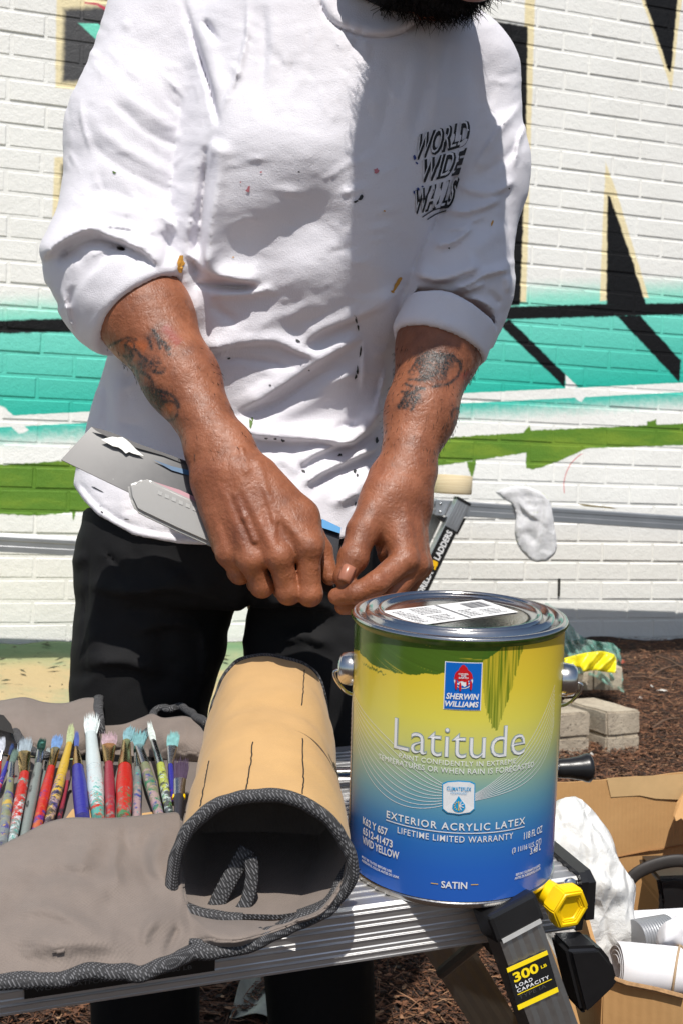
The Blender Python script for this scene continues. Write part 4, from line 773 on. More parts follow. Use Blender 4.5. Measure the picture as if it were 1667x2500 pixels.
def brush_roll():
    t = thing('brush_roll', 'taupe and tan canvas brush roll, its end rolled into a tube beside the can', 'brush roll', tuple(deck(400, 2150, 0)))
    W = Field(-80, 1650, 920, 2460, 3.)
    for pts, w_, a_ in (([(120, 2200), (220, 2160), (330, 2155), (400, 2190)], 40, .004), ([(404, 1990), (360, 2050), (350, 2110), (395, 2200)], 18, -.003), ([(430, 2010), (390, 2060), (380, 2110), (420, 2180)], 20, .003), ([(40, 2330), (130, 2300), (250, 2300), (360, 2320)], 34, .006), ([(230, 2000), (215, 2080), (170, 2150)], 30, .005), ([(60, 2150), (150, 2130), (260, 2150)], 16, -.003), ([(300, 2040), (280, 2110), (300, 2170)], 12, .003), ([(20, 2230), (110, 2220), (190, 2250), (260, 2300)], 18, .004), ([(400, 2230), (360, 2270), (350, 2330)], 14, .003), ([(440, 2250), (420, 2300), (400, 2340)], 10, -.003), ([(310, 2000), (310, 2060), (340, 2100)], 16, -.004), ([(690, 2090), (720, 2130), (780, 2170)], 16, -.008), ([(560, 2120), (500, 2160), (460, 2190)], 14, .006), ([(470, 2270), (560, 2290), (640, 2280)], 18, .005), ([(560, 2250), (650, 2255), (740, 2230)], 12, -.005)): W.stroke(pts, w_, a_)
    W.noise(.0055, 150, 61); W.noise(.0014, 48, 62); W.noise(.0006, 20, 63)
    def sheet(top, bot, htop, hbot, hm, nu, nv, name, mat, back=.0016, wr=1.):
        T_ = spline([A(p, float) for p in top], nu); B_ = spline([A(p, float) for p in bot], nu); ht = np.interp(np.linspace(0, 1, nu), np.linspace(0, 1, len(htop)), htop); hb = np.interp(np.linspace(0, 1, nu), np.linspace(0, 1, len(hbot)), hbot); G = np.zeros((nu, nv, 3)); H = np.zeros((nu, nv))
        for i in range(nu):
            for j in range(nv):
                k = j/(nv-1); p = T_[i]*(1-k)+B_[i]*k; h = ht[i]*(1-k)+hb[i]*k+hm*4*k*(1-k)*.5; h += wr*float(W(A([p[0]]), A([p[1]]))[0])*min(1, 4*k*(1-k)+.35); H[i, j] = h; G[i, j] = deck(p[0], p[1], max(h, .0035) if p[1] < 2340-.137*p[0] else max(h, .0035-(p[1]-2340+.137*p[0])*.00018))
        o = MB().grid(G, back, PNRM).build(name, mat, t, smooth=True); return G
    # inner sheet under the brushes
    sheet([(-60, 1835), (120, 1850), (300, 1860), (510, 1850)], [(-60, 2120), (120, 2040), (300, 2020), (520, 2010)], [.004]*4, [.005]*4, 0, 40, 24, 'inner_sheet', LIN, wr=.1)
    for pts in ([(152, 2010), (178, 1975), (240, 1978), (240, 2010)], [(345, 2005), (348, 1985), (390, 1980), (395, 2005)]): MB().add([deck(*p, .0085) for p in pts], [(0, 1, 2, 3)]).build('pocket_panel', TAN, t)
    # front pocket flap running on into the tube's floor
    G = sheet([(-60, 2095), (0, 2065), (60, 2035), (110, 2010), (170, 1996), (260, 1997), (330, 1992), (400, 1985), (440, 1992), (432, 2080), (424, 2160), (450, 2218), (520, 2244), (600, 2246), (690, 2246), (780, 2214), (850, 2120)],
              [(-60, 2408), (0, 2402), (80, 2399), (150, 2393), (220, 2377), (300, 2374), (345, 2384), (400, 2362), (440, 2340), (475, 2328), (525, 2326), (580, 2318), (630, 2300), (680, 2278), (735, 2250), (800, 2218), (866, 2110)],
              [.030, .032, .034, .034, .033, .032, .032, .032, .03, .022, .014, .008, .005, .004, .004, .010, .034], [.013, .013, .013, .013, .013, .013, .011, .010, .008, .006, .006, .006, .006, .006, .008, .012, .034], .012, 200, 70, 'front_flap', TAUPE)
    def trim(P, r, name='trim', flat=.75, n=10, jit=.0012):
        P = A(P); P = P+jit*np.stack([vnoise(P, 70, s) for s in (1, 2, 3)], -1); MB().tube(P, r*(1+.12*vnoise(P, 110, 4)), n, True, flat, PNRM).build(name, TRIM, t, smooth=True)
    trim(spline(G[::3, -1]+PNRM*.001, 220), .0066)
    # folded tail of the trim
    trim([deck(u, v, .012) for u, v in spline([A(p, float) for p in ((465, 2298), (500, 2300), (560, 2300), (600, 2285), (640, 2272))], 30)], .0030, flat=.5)
    # ---- tan tube
    Pb = deck(640, 2240, .004); axd = nrm(deck(700, 1820, 0)-deck(640, 2240, 0)); Pf = Pb+axd*.335
    near = [(418, 2150), (428, 2095), (452, 2040), (490, 1995), (540, 1962), (600, 1946), (660, 1943), (720, 1952), (770, 1975), (815, 2015), (845, 2060), (862, 2110), (852, 2160), (820, 2196), (760, 2226), (680, 2244), (600, 2242), (520, 2238), (450, 2214), (424, 2185)]
    far = [(508, 1800), (520, 1725), (546, 1655), (582, 1613), (640, 1598), (700, 1607), (750, 1626), (782, 1662), (797, 1720), (804, 1800), (800, 1860), (770, 1905), (700, 1925), (620, 1922), (550, 1900), (515, 1855)]
    def ring(px, P, n=128):
        Q = spline([A(p, float) for p in px+px[:1]], 600); R = A([onpl(a, b, P, axd) for a, b in Q]); c = R.mean(0); x = nrm(PX-axd*np.dot(PX, axd)); y = np.cross(axd, x); y = y if y@PNRM > 0 else -y; a = np.arctan2((R-c)@y, (R-c)@x); r = np.linalg.norm(R-c, axis=1); o = np.argsort(a); aa = np.concatenate([a[o]-2*np.pi, a[o], a[o]+2*np.pi]); rr = np.tile(r[o], 3); th = np.linspace(-np.pi, np.pi, n, endpoint=False); rad = np.interp(th, aa, rr); rad = np.convolve(np.pad(rad, 3, 'wrap'), np.ones(7)/7, 'valid'); return c, x, y, th, rad
    c1, x, y, th, r1 = ring(near, Pb); c2, _, _, _, r2 = ring(far, Pf); ns = 44; L = np.zeros((ns, 129, 3)); I = np.zeros((ns, 129, 3))
    for i in range(ns):
        k = i/(ns-1); c = c1*(1-k)+c2*k; rad = r1*(1-k)+r2*k; rad = rad*(1+.012*np.sin(k*math.pi))
        for j in range(129):
            q = j % 128; d = x*math.cos(th[q])+y*math.sin(th[q]); P = c+d*rad[q]; nn = .0022*vnoise(P, 26, 3)+.001*vnoise(P, 60, 4)-.0035*math.exp(-((k-.58)/.05)**2)*max(0, math.cos(th[q]-1.2)); L[i, j] = P+d*nn*(1 if i else .3); I[i, j] = P+d*(nn*(1 if i else .3)-.0035)
            for Z_, mn in ((L, .0025), (I, .0065)):
                e_ = mn-float((Z_[i, j]-PO)@PNRM)
                if e_ > 0 and float((Z_[i, j]-PC)@PY) > -.01: Z_[i, j] = Z_[i, j]+PNRM*e_
    o = MB().grid(L).build('rolled_tube', TAN, t, smooth=True); MB().grid(I).build('tube_lining', TAUPE, t, smooth=True)
    MB().add(np.concatenate([L[0], I[0]]), [(j, j+1, 130+j, 129+j) for j in range(128)]).build('tube_edge', TRIM, t)
    jb = int((-.95+math.pi)/(2*math.pi)*128); seg = [L[0, (jb+j) % 128] for j in range(0, 112)]; trim(seg, .0058, 'tube_trim', .85, 10, .0010); trim([L[-1, j] for j in range(129)], .0032, 'tube_trim', .7, 8, .0006)
    k_ = .42; K_ = [c1*(1-k_)+c2*k_+(x*math.cos(a)+y*math.sin(a))*np.interp(a, th, r1*(1-k_)+r2*k_)*1.0 for a in th]; MB().add(K_+[c1*(1-k_)+c2*k_+axd*.02], [(j, (j+1) % 128, 128) for j in range(128)]).build('inner_plug', LIN, t, smooth=True)  # added disc plugs the tube so that its inside stays dark
    # stitching on the tan canvas
    Vt = L.reshape(-1, 3); Ft = [(i*129+j, (i+1)*129+j, (i+1)*129+j+1, i*129+j+1) for i in range(ns-1) for j in range(128)]; bv = BVHTree.FromPolygons([tuple(v) for v in Vt], Ft); thr = simple('black thread', (.02, .018, .016, 1), .8, var=0)
    for pts in ([(617, 1812), (613, 1860), (606, 1900), (601, 1930)], [(739, 1803), (739, 1850), (741, 1900), (739, 1938)], [(743, 1636), (741, 1680), (737, 1722)], [(511, 1858), (502, 1905), (490, 1968)], [(536, 1664), (515, 1725), (494, 1786)]):
        P = []
        for p in spline([A(q, float) for q in pts], 20):
            d = ray(*p); h = bv.ray_cast(Vector(CAM), Vector(d))
            if h[0] is not None: P.append(A(h[0])-nrm(d)*.0006+PX*rnd.uniform(-.0004, .0004))
        if len(P) > 3: MB().tube(P, .0006, 5).build('stitching', thr, t)
    # tie strap inside the mouth
    def strap(pts, off, wd):
        P = A([onpl(u, v, Pb+axd*off, axd)-axd*k for (u, v), k in zip(spline([A(p, float) for p in pts], 26), np.linspace(0, .016, 26))]); MB().tube(P, wd, 10, True, .28, axd).build('strap', TRIM, t, smooth=True)
    strap([(604, 2072), (580, 2110), (552, 2155), (522, 2212)], .028, .0064); strap([(613, 2092), (616, 2140), (604, 2190), (575, 2222), (540, 2232)], .020, .0050)
    # ---- flaps behind the brush heads
    G1 = sheet([(-60, 1712), (0, 1710), (60, 1702), (110, 1714), (160, 1716), (205, 1704), (242, 1703)], [(-60, 1830), (10, 1838), (70, 1842), (130, 1852), (180, 1848), (215, 1835), (246, 1800)], [.034, .034, .038, .034, .034, .038, .038], [.006, .006, .006, .005, .006, .010, .018], .012, 90, 34, 'back_flap', TAUPE)
    trim(spline([A(p) for p in G1[-1, ::3]], 40), .0050, flat=.55); trim([deck(u, v, .026) for u, v in spline([A(p, float) for p in ((-20, 1728), (12, 1742), (34, 1768), (46, 1800), (70, 1828), (120, 1846))], 50)], .0052)
    MB().add([deck(u, v, .036) for u, v in ((-30, 1738), (10, 1746), (28, 1768), (36, 1792), (-30, 1772))], [(0, 1, 2, 3, 4)]).build('flap_opening_shade', simple('painted flap shade', (.02, .018, .017, 1), .95, var=0), t)  # dark sheet paints the shade in the hollow of the flap
    G2 = sheet([(240, 1772), (300, 1768), (345, 1752), (372, 1742), (400, 1752), (450, 1748), (480, 1758), (520, 1775)], [(240, 1838), (300, 1842), (345, 1846), (380, 1850), (420, 1855), (460, 1856), (490, 1858), (520, 1860)], [.026, .026, .03, .034, .034, .036, .032, .026], [.004]*8, .008, 80, 26, 'back_flap', TAUPE)
    trim([deck(u, v, h) for (u, v), h in zip(spline([A(p, float) for p in ((338, 1802), (365, 1782), (378, 1762), (374, 1740), (390, 1729), (418, 1732), (442, 1724), (465, 1738), (480, 1752), (505, 1766))], 60), np.linspace(.022, .038, 60))], .0046, flat=.8)
    return t
brush_roll()
BR = []
def splotch(name, base, pal, amt, seed, P0=None, P1=None):
    m = M(name, base, .38); v = m.n('VectorMath', [m.pos(), (seed*1.7, seed*.9, seed*2.3)], operation='ADD'); c = base; ln = float(np.linalg.norm(P1-P0)); tt = m.math('DIVIDE', m.n('VectorMath', [m.n('VectorMath', [m.pos(), tuple(P0)], operation='SUBTRACT'), tuple((P1-P0)/ln)], operation='DOT_PRODUCT', out=1), ln); sh = m.math('MULTIPLY', m.math('SUBTRACT', tt, .35), .16)
    for k, p in enumerate(pal):
        n = m.n('TexNoise', {'Vector': m.n('VectorMath', [v, (k*3.1, k*1.9, k*.7)], operation='ADD'), 'Scale': 60.+30*k, 'Detail': 7., 'Roughness': .78}); c = m.mix(m.rng(m.math('SUBTRACT', n, sh), .66-amt*.24, .69-amt*.24, 0, .9), c, p)
    m.set(**{'Base Color': c, 'Normal': m.bump(m.noise(240, 4), .4, .0015)}); return m.m
def brushes():
    GOLD = metal('brass ferrule', (.62, .42, .17, 1), .25); NICK = metal('nickel ferrule', (.6, .6, .6, 1), .24)
    z3 = lambda x, y: (x/3.136, 1680+y/3.136); c = {'red': srgb(178, 38, 28), 'blue': srgb(48, 48, 140), 'yel': srgb(192, 160, 58), 'wht': srgb(190, 202, 204), 'grn': srgb(40, 120, 80), 'gry': srgb(120, 128, 125), 'mar': srgb(140, 48, 62), 'olv': srgb(120, 125, 95), 'tel': srgb(60, 160, 150), 'org': srgb(185, 92, 45), 'dk': srgb(45, 45, 52), 'pnk': srgb(165, 140, 138), 'lim': srgb(165, 175, 80)}
    # bottom, handle top, ferrule top, bristle tip (zoom pixels), widths: bottom, middle, neck, ferrule end, bristle; colours
    B = [((-30, 760), (6, 560), (18, 470), (26, 395), 34, 40, 24, 30, 40, 'red', ('blue', 'dk'), .5, NICK, (200, 205, 215), 'red and blue brush beside the canvas end, slim'),
         ((-12, 790), (62, 560), (82, 495), (98, 448), 36, 38, 20, 24, 34, 'blue', ('red', 'pnk'), .4, GOLD, (120, 150, 205), 'slim blue handled brush with brass ferrule and blue tip'),
         ((20, 1200), (84, 700), (98, 560), (126, 490), 78, 84, 56, 40, 44, 'olv', ('yel', 'blue', 'gry'), .75, NICK, (110, 135, 125), 'olive grey paint-crusted brush with narrow dark tip'),
         ((95, 1190), (190, 660), (188, 490), (202, 408), 66, 92, 76, 100, 108, 'red', ('tel', 'gry', 'wht'), .6, GOLD, (150, 165, 175), 'red brush splashed with teal, flat greyish bristles'),
         ((185, 1170), (298, 590), (316, 462), (326, 408), 72, 84, 62, 58, 66, 'gry', ('olv',), .3, NICK, (70, 130, 120), 'plain grey handled brush with teal tip and printed handle'),
         ((250, 1130), (345, 640), (362, 540), (372, 480), 26, 30, 22, 26, 30, 'gry', ('wht',), .5, NICK, (150, 160, 160), 'thin grey brush tucked behind a red one'),
         ((275, 1120), (396, 610), (430, 455), (446, 383), 74, 88, 60, 66, 78, 'red', ('blue', 'org'), .55, GOLD, (120, 160, 215), 'red handled brush smeared purple, blue domed bristles'),
         ((355, 1100), (470, 680), (535, 420), (552, 300), 62, 88, 78, 46, 40, 'yel', ('blue', 'pnk', 'dk'), .75, None, (165, 175, 130), 'yellow speckled brush crusted up to its pointed tip'),
         ((440, 1070), (505, 790), (520, 700), (530, 650), 34, 36, 26, 22, 20, 'mar', ('dk',), .6, None, (90, 60, 70), 'thin dark maroon brush leaning behind the yellow one'),
         ((635, 1000), (598, 610), (588, 440), (590, 355), 112, 116, 88, 26, 22, 'blue', ('dk',), .25, GOLD, (60, 80, 150), 'plain blue handled brush with stubby pointed tip'),
         ((755, 1000), (722, 620), (700, 350), (708, 232), 98, 130, 112, 86, 120, 'wht', ('org', 'red', 'tel'), .55, None, (205, 215, 215), 'big white crusted brush with frayed pale bristles'),
         ((850, 1000), (836, 580), (836, 430), (840, 362), 70, 84, 66, 110, 120, 'mar', ('red', 'gry'), .4, GOLD, (190, 165, 175), 'dull red brush with wide flat brass ferrule'),
         ((950, 1005), (958, 610), (972, 400), (1000, 325), 104, 136, 106, 60, 100, 'red', ('gry', 'grn'), .45, GOLD, (130, 175, 185), 'glossy red fat handled brush with slanted bristles'),
         ((1048, 1010), (1056, 620), (1050, 500), (1055, 430), 64, 72, 54, 44, 50, 'gry', ('tel', 'blue', 'pnk'), .7, NICK, (40, 80, 70), 'grey speckled brush beside the fat red handled one'),
         ((1225, 985), (1112, 590), (1066, 435), (1076, 355), 72, 94, 72, 66, 120, 'olv', ('blue', 'grn', 'pnk'), .7, NICK, (115, 165, 170), 'grey green splotched brush with fanned teal bristles'),
         ((1302, 980), (1232, 590), (1175, 400), (1148, 285), 62, 78, 64, 44, 36, 'lim', ('grn', 'wht', 'dk'), .7, NICK, (200, 210, 205), 'lime and green splashed brush with slim white tip'),
         ((1325, 850), (1308, 590), (1322, 440), (1330, 352), 40, 46, 40, 84, 92, 'blue', ('dk', 'red'), .4, NICK, (110, 165, 165), 'blue handled brush with angled teal bristles'),
         ((1365, 1010), (1372, 830), (1380, 700), (1392, 565), 60, 70, 80, 96, 130, 'dk', ('dk',), .2, NICK, (58, 40, 66), 'dark mop brush with purple black hair and yellow ring')]
    for i, (b, n_, fe, tp, wb, wm, wn, wf, wt, base, pal, amt, fer, br, lab) in enumerate(B):
        hs = (.012, .022, .031, .040) if i not in (5, 8, 13) else (.008, .015, .020, .025)
        Pb, Pn, Pf, Pt = [deck(*z3(*q), h) for q, h in zip((b, n_, fe, tp), hs)]; t = thing('paintbrush', lab, 'paintbrush', tuple((Pb+Pn)/2), 'paintbrushes in the canvas roll'); rr = lambda P, wpx: wpx/3.136/2*np.dot(P-CAM, cF)/FPX
        ax = nrm(Pn-Pb); prof = []; ln = np.linalg.norm(Pn-Pb)
        for k in np.linspace(0, 1, 12): prof.append((np.interp(k, [0, .62, .9, 1.], [rr(Pb, wb), rr((Pb+Pn)/2, wm), rr(Pn, wn)*1.05, rr(Pn, wn)*.96]), k*ln))
        hd = MB().lathe([(0, 0)]+prof+[(0, ln)], Pb, ax, 16).build('handle', splotch('brush paint %d' % i, c[base], [c[q] for q in pal], amt, i+1, Pb, Pn), t, smooth=True, auto=60)
        # ferrule: round at the handle, flattened to the bristles
        ax2 = nrm(Pf-Pn); sx = nrm(np.cross(ax2, PNRM)); sy = np.cross(sx, ax2); l2 = np.linalg.norm(Pf-Pn); V = []; m_ = 16; rn, rf = rr(Pn, wn), rr(Pf, wf); flat = min(1, .5*rn/max(rf, 1e-5)+.12) if wf > wn*.8 else .75
        for k in np.linspace(0, 1, 7):
            w_ = rn*1.02*(1-k)+rf*k; hgt = rn*1.02*(1-k)+rf*flat*k; w_ *= 1.05 if k in (1/6, 2/6) else 1.
            for a in range(m_): q = 2*math.pi*a/m_; V.append(Pn+ax2*l2*k+sx*w_*math.cos(q)+sy*hgt*math.sin(q))
        MB().add(V, [(k*m_+a, k*m_+(a+1) % m_, (k+1)*m_+(a+1) % m_, (k+1)*m_+a) for k in range(6) for a in range(m_)]+[tuple(range(m_)), tuple(6*m_+a for a in range(m_))]).build('ferrule', fer if fer else hd.data.materials[0], t, smooth=True, auto=60)
        # bristles: a bundle of fine hairs
        bm_ = bpy.data.materials.get('bristle %d' % i) or simple('bristle %d' % i, srgb(*br), .7, var=.25, vs=300); g = MB(); ax3 = nrm(Pt-Pf); l3 = np.linalg.norm(Pt-Pf)*1.12; rt = rr(Pt, wt); r_ = random.Random(i)
        for _ in range(150):
            a, q = r_.uniform(0, 2*math.pi), math.sqrt(r_.random()); p0 = Pf-ax2*.002+sx*rf*.92*q*math.cos(a)+sy*rf*flat*.92*q*math.sin(a); e = Pf+ax3*l3*r_.uniform(.72, 1.05)+sx*rt*q*math.cos(a)*r_.uniform(.8, 1.15)+sy*rt*flat*q*math.sin(a)+PNRM*r_.uniform(-.002, .003); s = nrm(np.cross(ax3, cF)); wd = .00055; mdl = (p0+e)/2+sx*r_.uniform(-.0008, .0008); g.add([p0-s*wd, p0+s*wd, mdl+s*wd*.9, mdl-s*wd*.9, e], [(0, 1, 2, 3), (3, 2, 4)])
        core = MB(); core.lathe([(rf*.85, -.002), ((rf*.85+rt)*.45, l3*.5), (rt*.55, l3*.8), (0, l3*.88)], Pf, ax3, 12, sx, 1., flat); g.add(np.concatenate(core.v), core.f); mk('bristles', np.concatenate(g.v), g.f, bm_, t)
        if i == 17: MB().lathe([(rf*1.03, 0), (rf*1.03, .004)], Pf-ax2*.022, ax2, 20, sx, 1., flat).build('yellow_ring', YEL, t)
        if i == 4:
            for k, s_ in enumerate(('6', 'NO. 6', 'FLAT')): deco('lettering', s_, Pb+ax*ln*(.35+.2*k)+PNRM*rr(Pb, wm)*.98-sx*.001, ax, -sx, .012, .0028, BPR, t, .01, 0, PNRM, .0006)
brushes()
# ================================================================ the man
MD = 1.36                                                   # distance of the body's mid plane
RA = dict(sh=at(428, 15, 1.315), mid=at(345, 330, 1.305), el=at(290, 655, 1.275), fa=at(305, 735, 1.262), wr=at(548, 1108, 1.15))
LA = dict(sh=at(1132, 185, 1.325), mid=at(1158, 420, 1.315), el=at(1113, 700, 1.295), fa=at(1098, 800, 1.285), wr=at(975, 1188, 1.16))
def torso_fn():
    rows = [(-330, 850, 1000, .06, 1.24), (-150, 700, 1040, .085, 1.29), (-60, 540, 1110, .10, 1.305), (100, 450, 1178, .112, 1.305), (300, 430, 1160, .120, 1.300), (480, 405, 1105, .125, 1.303), (600, 385, 1065, .126, 1.310), (700, 350, 1030, .123, 1.330), (850, 285, 985, .119, 1.360), (1000, 232, 966, .117, 1.380), (1080, 212, 963, .117, 1.384), (1190, 186, 962, .122, 1.365), (1340, 192, 955, .124, 1.355), (1480, 200, 950, .115, 1.355)]
    zz, cx, ax, bb, yc = [], [], [], [], []
    for v, l, r, b, d in rows:
        L, R = at(l, v, d), at(r, v, d); zz.append((L[2]+R[2])/2); cx.append((L[0]+R[0])/2); ax.append((R[0]-L[0])/2); bb.append(b); yc.append((L[1]+R[1])/2)
    o = np.argsort(zz); zs = np.linspace(min(zz), max(zz), 160); T = []
    for q in (cx, ax, bb, yc):
        q = A(q)[o]; z_ = A(zz)[o]; y = np.interp(zs, z_, q); k = np.hanning(17); k /= k.sum(); y = np.convolve(np.pad(y, 8, 'edge'), k, 'valid'); T.append(y)
    def f(P, e=2.35, grow=0.):
        z = P[:, 2]; c, a, b, y = [np.interp(z, zs, q) for q in T]; a = a+grow; b = b+grow
        k = (np.abs((P[:, 0]-c)/a)**e+np.abs((P[:, 1]-y)/b)**e)**(1/e); return (k-1)*np.minimum(a, b)
    return f
TORSO = torso_fn()
HEM = [(100, 1150), (185, 1192), (205, 1222), (240, 1258), (330, 1308), (440, 1328), (560, 1334), (700, 1332), (850, 1314), (960, 1300), (1100, 1290)]
def folds():
    T = Field(); R = Field(); L = Field()
    # ---- torso (s: cloth bulges above / left of the line and breaks sharply at it)
    T.stroke([(437, -30), (467, 69), (498, 165), (513, 214), (525, 268), (534, 312)], 6, -.010, 'r', .1); T.stroke([(470, 0), (505, 110), (535, 220), (545, 300)], 22, .004)
    T.stroke([(440, 300), (600, 330), (740, 350), (880, 400)], 95, .010, 'r', .3); T.stroke([(500, 610), (640, 590), (760, 540), (860, 480)], 70, -.014, 'r', .3); T.stroke([(640, 700), (780, 690), (900, 660), (1000, 600)], 80, .010, 'r', .3)
    T.stroke([(530, 300), (517, 380), (503, 470), (490, 560), (480, 660), (484, 760)], 17, -.017, 'r', .3)
    T.stroke([(494, 42), (513, 72), (534, 110)], 8, -.006); T.stroke([(601, -30), (602, 77), (580, 172), (552, 240), (538, 300)], 10, .005, 's'); T.stroke([(640, -20), (646, 100), (640, 190), (620, 280)], 9, -.003); T.stroke([(665, 0), (668, 120), (655, 230)], 12, .002)
    T.stroke([(528, 330), (516, 385), (506, 517), (503, 612), (512, 668)], 34, .016, 's', .12)                 # left edge of the pouch beside the arm
    T.stroke([(450, 612), (507, 660), (565, 680), (611, 688), (640, 692)], 26, .012, 's', .18)                  # bright roll of cloth
    T.stroke([(470, 690), (530, 698), (590, 702), (640, 698)], 9, -.016, 'r', .25); T.stroke([(505, 722), (565, 718), (615, 714), (680, 700)], 10, .006, 'r', .2)
    T.stroke([(507, 735), (545, 765), (590, 795)], 14, -.004); T.stroke([(480, 835), (584, 800), (680, 778), (770, 755), (840, 725), (910, 690)], 26, .005)
    T.stroke([(470, 862), (565, 842), (664, 834), (725, 856), (785, 876)], 30, .012, 's', .2); T.stroke([(500, 884), (600, 876), (700, 892), (760, 893)], 10, -.005)
    T.stroke([(725, 852), (775, 812), (833, 786), (921, 752), (985, 700)], 30, .011, 's', .2); T.stroke([(745, 862), (800, 830), (870, 800)], 14, -.006)
    T.stroke([(560, 1004), (615, 985), (664, 956), (756, 895), (833, 849), (895, 815)], 40, .015, 's', .2); T.stroke([(600, 1012), (680, 985), (760, 930), (830, 885)], 11, -.006)
    T.stroke([(592, 1030), (649, 1030), (699, 1010), (768, 975), (848, 922), (930, 850)], 20, .005); T.stroke([(770, 965), (800, 935), (848, 915), (852, 940)], 12, .004)
    T.stroke([(540, 1040), (630, 1062), (737, 1070), (802, 1074), (856, 1077), (909, 1034), (951, 966)], 34, .016, 's', .14)   # ledge where the shirt folds over
    T.stroke([(800, 1066), (840, 1040), (890, 1030)], 9, -.006); T.stroke([(880, 822), (884, 890), (880, 960)], 9, .0035, 's'); T.stroke([(945, 880), (925, 960), (905, 1030)], 10, .005, 's'); T.stroke([(985, 760), (960, 850), (950, 940)], 12, -.005)
    T.stroke([(720, 1142), (775, 1106), (833, 1088), (880, 1078)], 20, .010, 's', .2); T.stroke([(735, 1192), (780, 1158), (860, 1120), (930, 1090)], 16, .009, 's', .2); T.stroke([(745, 1230), (790, 1172), (870, 1135), (950, 1100)], 12, -.005); T.stroke([(800, 1250), (860, 1200), (930, 1150)], 18, .006); T.stroke([(660, 1120), (700, 1130), (735, 1160)], 12, .004)
    T.stroke([(1020, 90), (1005, 200), (975, 330)], 14, .0035); T.stroke([(1050, 95), (1035, 220), (1000, 360)], 10, -.0035); T.stroke([(1090, 80), (1070, 200), (1050, 330)], 14, .0035); T.stroke([(960, 110), (945, 240), (920, 380)], 14, -.002); T.stroke([(1180, 200), (1140, 330), (1085, 450), (1030, 560)], 20, .004)
    T.stroke([(1210, 190), (1190, 290), (1150, 380), (1110, 450), (1062, 560), (1028, 632), (1000, 668)], 8, -.014, 'r', .12)
    T.stroke([(300, 900), (285, 990), (300, 1080)], 24, .004); T.stroke([(255, 900), (262, 1000), (245, 1120)], 10, -.003); T.stroke([(330, 1160), (300, 1230), (340, 1290)], 20, .003)
    T.stroke([(190, 1172), (240, 1232), (330, 1285), (450, 1305), (570, 1310), (700, 1307), (850, 1290)], 4, -.0022, 'r', .05); T.stroke([(190, 1187), (240, 1247), (330, 1299), (450, 1319), (570, 1324)], 8, .002, 'r', .05)
    T.stroke([(775, -20), (800, 45), (865, 84), (945, 92), (1005, 68), (1040, 25)], 4, -.006, 'r', .1); T.stroke([(790, -30), (815, 30), (872, 64), (942, 72), (995, 50), (1025, 5)], 16, .004, 'r', .1)
    T.noise(.0016, 110, 21, (1, .8)); T.noise(.0007, 40, 22, (.7, 1.2)); T.noise(.00035, 15, 23, (.6, 1.3))
    # ---- sleeve at the left of the picture
    R.stroke([(255, 176), (372, 287), (505, 335)], 13, .0026); R.stroke([(240, 215), (360, 322), (500, 380)], 9, -.0022); R.stroke([(197, 277), (319, 372), (470, 450)], 15, .003); R.stroke([(190, 320), (300, 410), (460, 490)], 10, -.0025)
    R.stroke([(372, 160), (452, 240), (527, 314)], 8, .0032, 's'); R.stroke([(400, 235), (455, 275), (520, 318)], 6, -.003); R.stroke([(470, 330), (495, 350), (515, 352)], 5, -.003); R.stroke([(455, 355), (485, 370), (508, 372)], 5, .002); R.stroke([(195, 235), (200, 300), (225, 380)], 9, .003, 's'); R.stroke([(200, 490), (270, 470), (350, 500)], 20, -.004); R.stroke([(180, 520), (260, 505), (360, 530)], 18, .004)
    R.stroke([(95, 640), (150, 590), (219, 560), (272, 578), (330, 602), (368, 626), (400, 672)], 30, .015, 's', .12); R.stroke([(130, 640), (190, 600), (250, 590), (320, 618), (370, 665), (398, 720)], 10, -.010, 'r', .15)
    R.stroke([(222, 552), (270, 553), (320, 560), (350, 590)], 9, .006, 's'); R.stroke([(391, 517), (437, 566), (448, 608), (429, 647), (414, 700)], 12, .010, 'r', .2); R.stroke([(380, 555), (408, 590), (410, 640), (400, 690)], 9, -.008); R.stroke([(350, 620), (300, 640), (262, 680), (240, 740)], 10, .005, 's'); R.stroke([(345, 650), (310, 665), (280, 700)], 7, -.004)
    R.stroke([(110, 690), (125, 725), (150, 760)], 8, -.008); R.stroke([(140, 650), (175, 620), (215, 632)], 14, -.006); R.stroke([(150, 700), (165, 770), (190, 830)], 6, .005, 's'); R.stroke([(180, 680), (178, 760), (195, 830)], 9, -.004)
    R.noise(.0012, 90, 31, (.8, 1)); R.noise(.0006, 34, 32); R.noise(.0003, 14, 33)
    # ---- sleeve at the right of the picture
    L.stroke([(1282, 235), (1235, 290), (1190, 350), (1150, 420)], 14, .006, 's'); L.stroke([(1285, 330), (1240, 380), (1190, 420), (1150, 450)], 12, -.005); L.stroke([(1285, 290), (1262, 350), (1250, 420)], 8, .005, 's'); L.stroke([(1100, 440), (1150, 470), (1210, 470), (1270, 430)], 18, .006, 's')
    L.stroke([(1080, 512), (1129, 520), (1173, 510), (1230, 486)], 18, .009, 's', .2); L.stroke([(1065, 555), (1110, 562), (1160, 540), (1200, 515)], 12, .005, 's'); L.stroke([(1050, 594), (1075, 601), (1117, 586), (1160, 550)], 16, .009, 's', .2); L.stroke([(1120, 640), (1180, 590), (1240, 540)], 22, .005)
    L.stroke([(1004, 664), (1039, 678), (1075, 684), (1129, 669), (1180, 648)], 26, .013, 's', .15); L.stroke([(1100, 708), (1140, 698), (1173, 678), (1218, 664), (1250, 660)], 14, .011, 's', .15); L.stroke([(995, 744), (1050, 732), (1106, 720), (1151, 707), (1195, 688)], 12, .009, 's', .15); L.stroke([(1020, 764), (1066, 748), (1129, 750), (1173, 755), (1216, 792)], 10, .008, 's', .12)
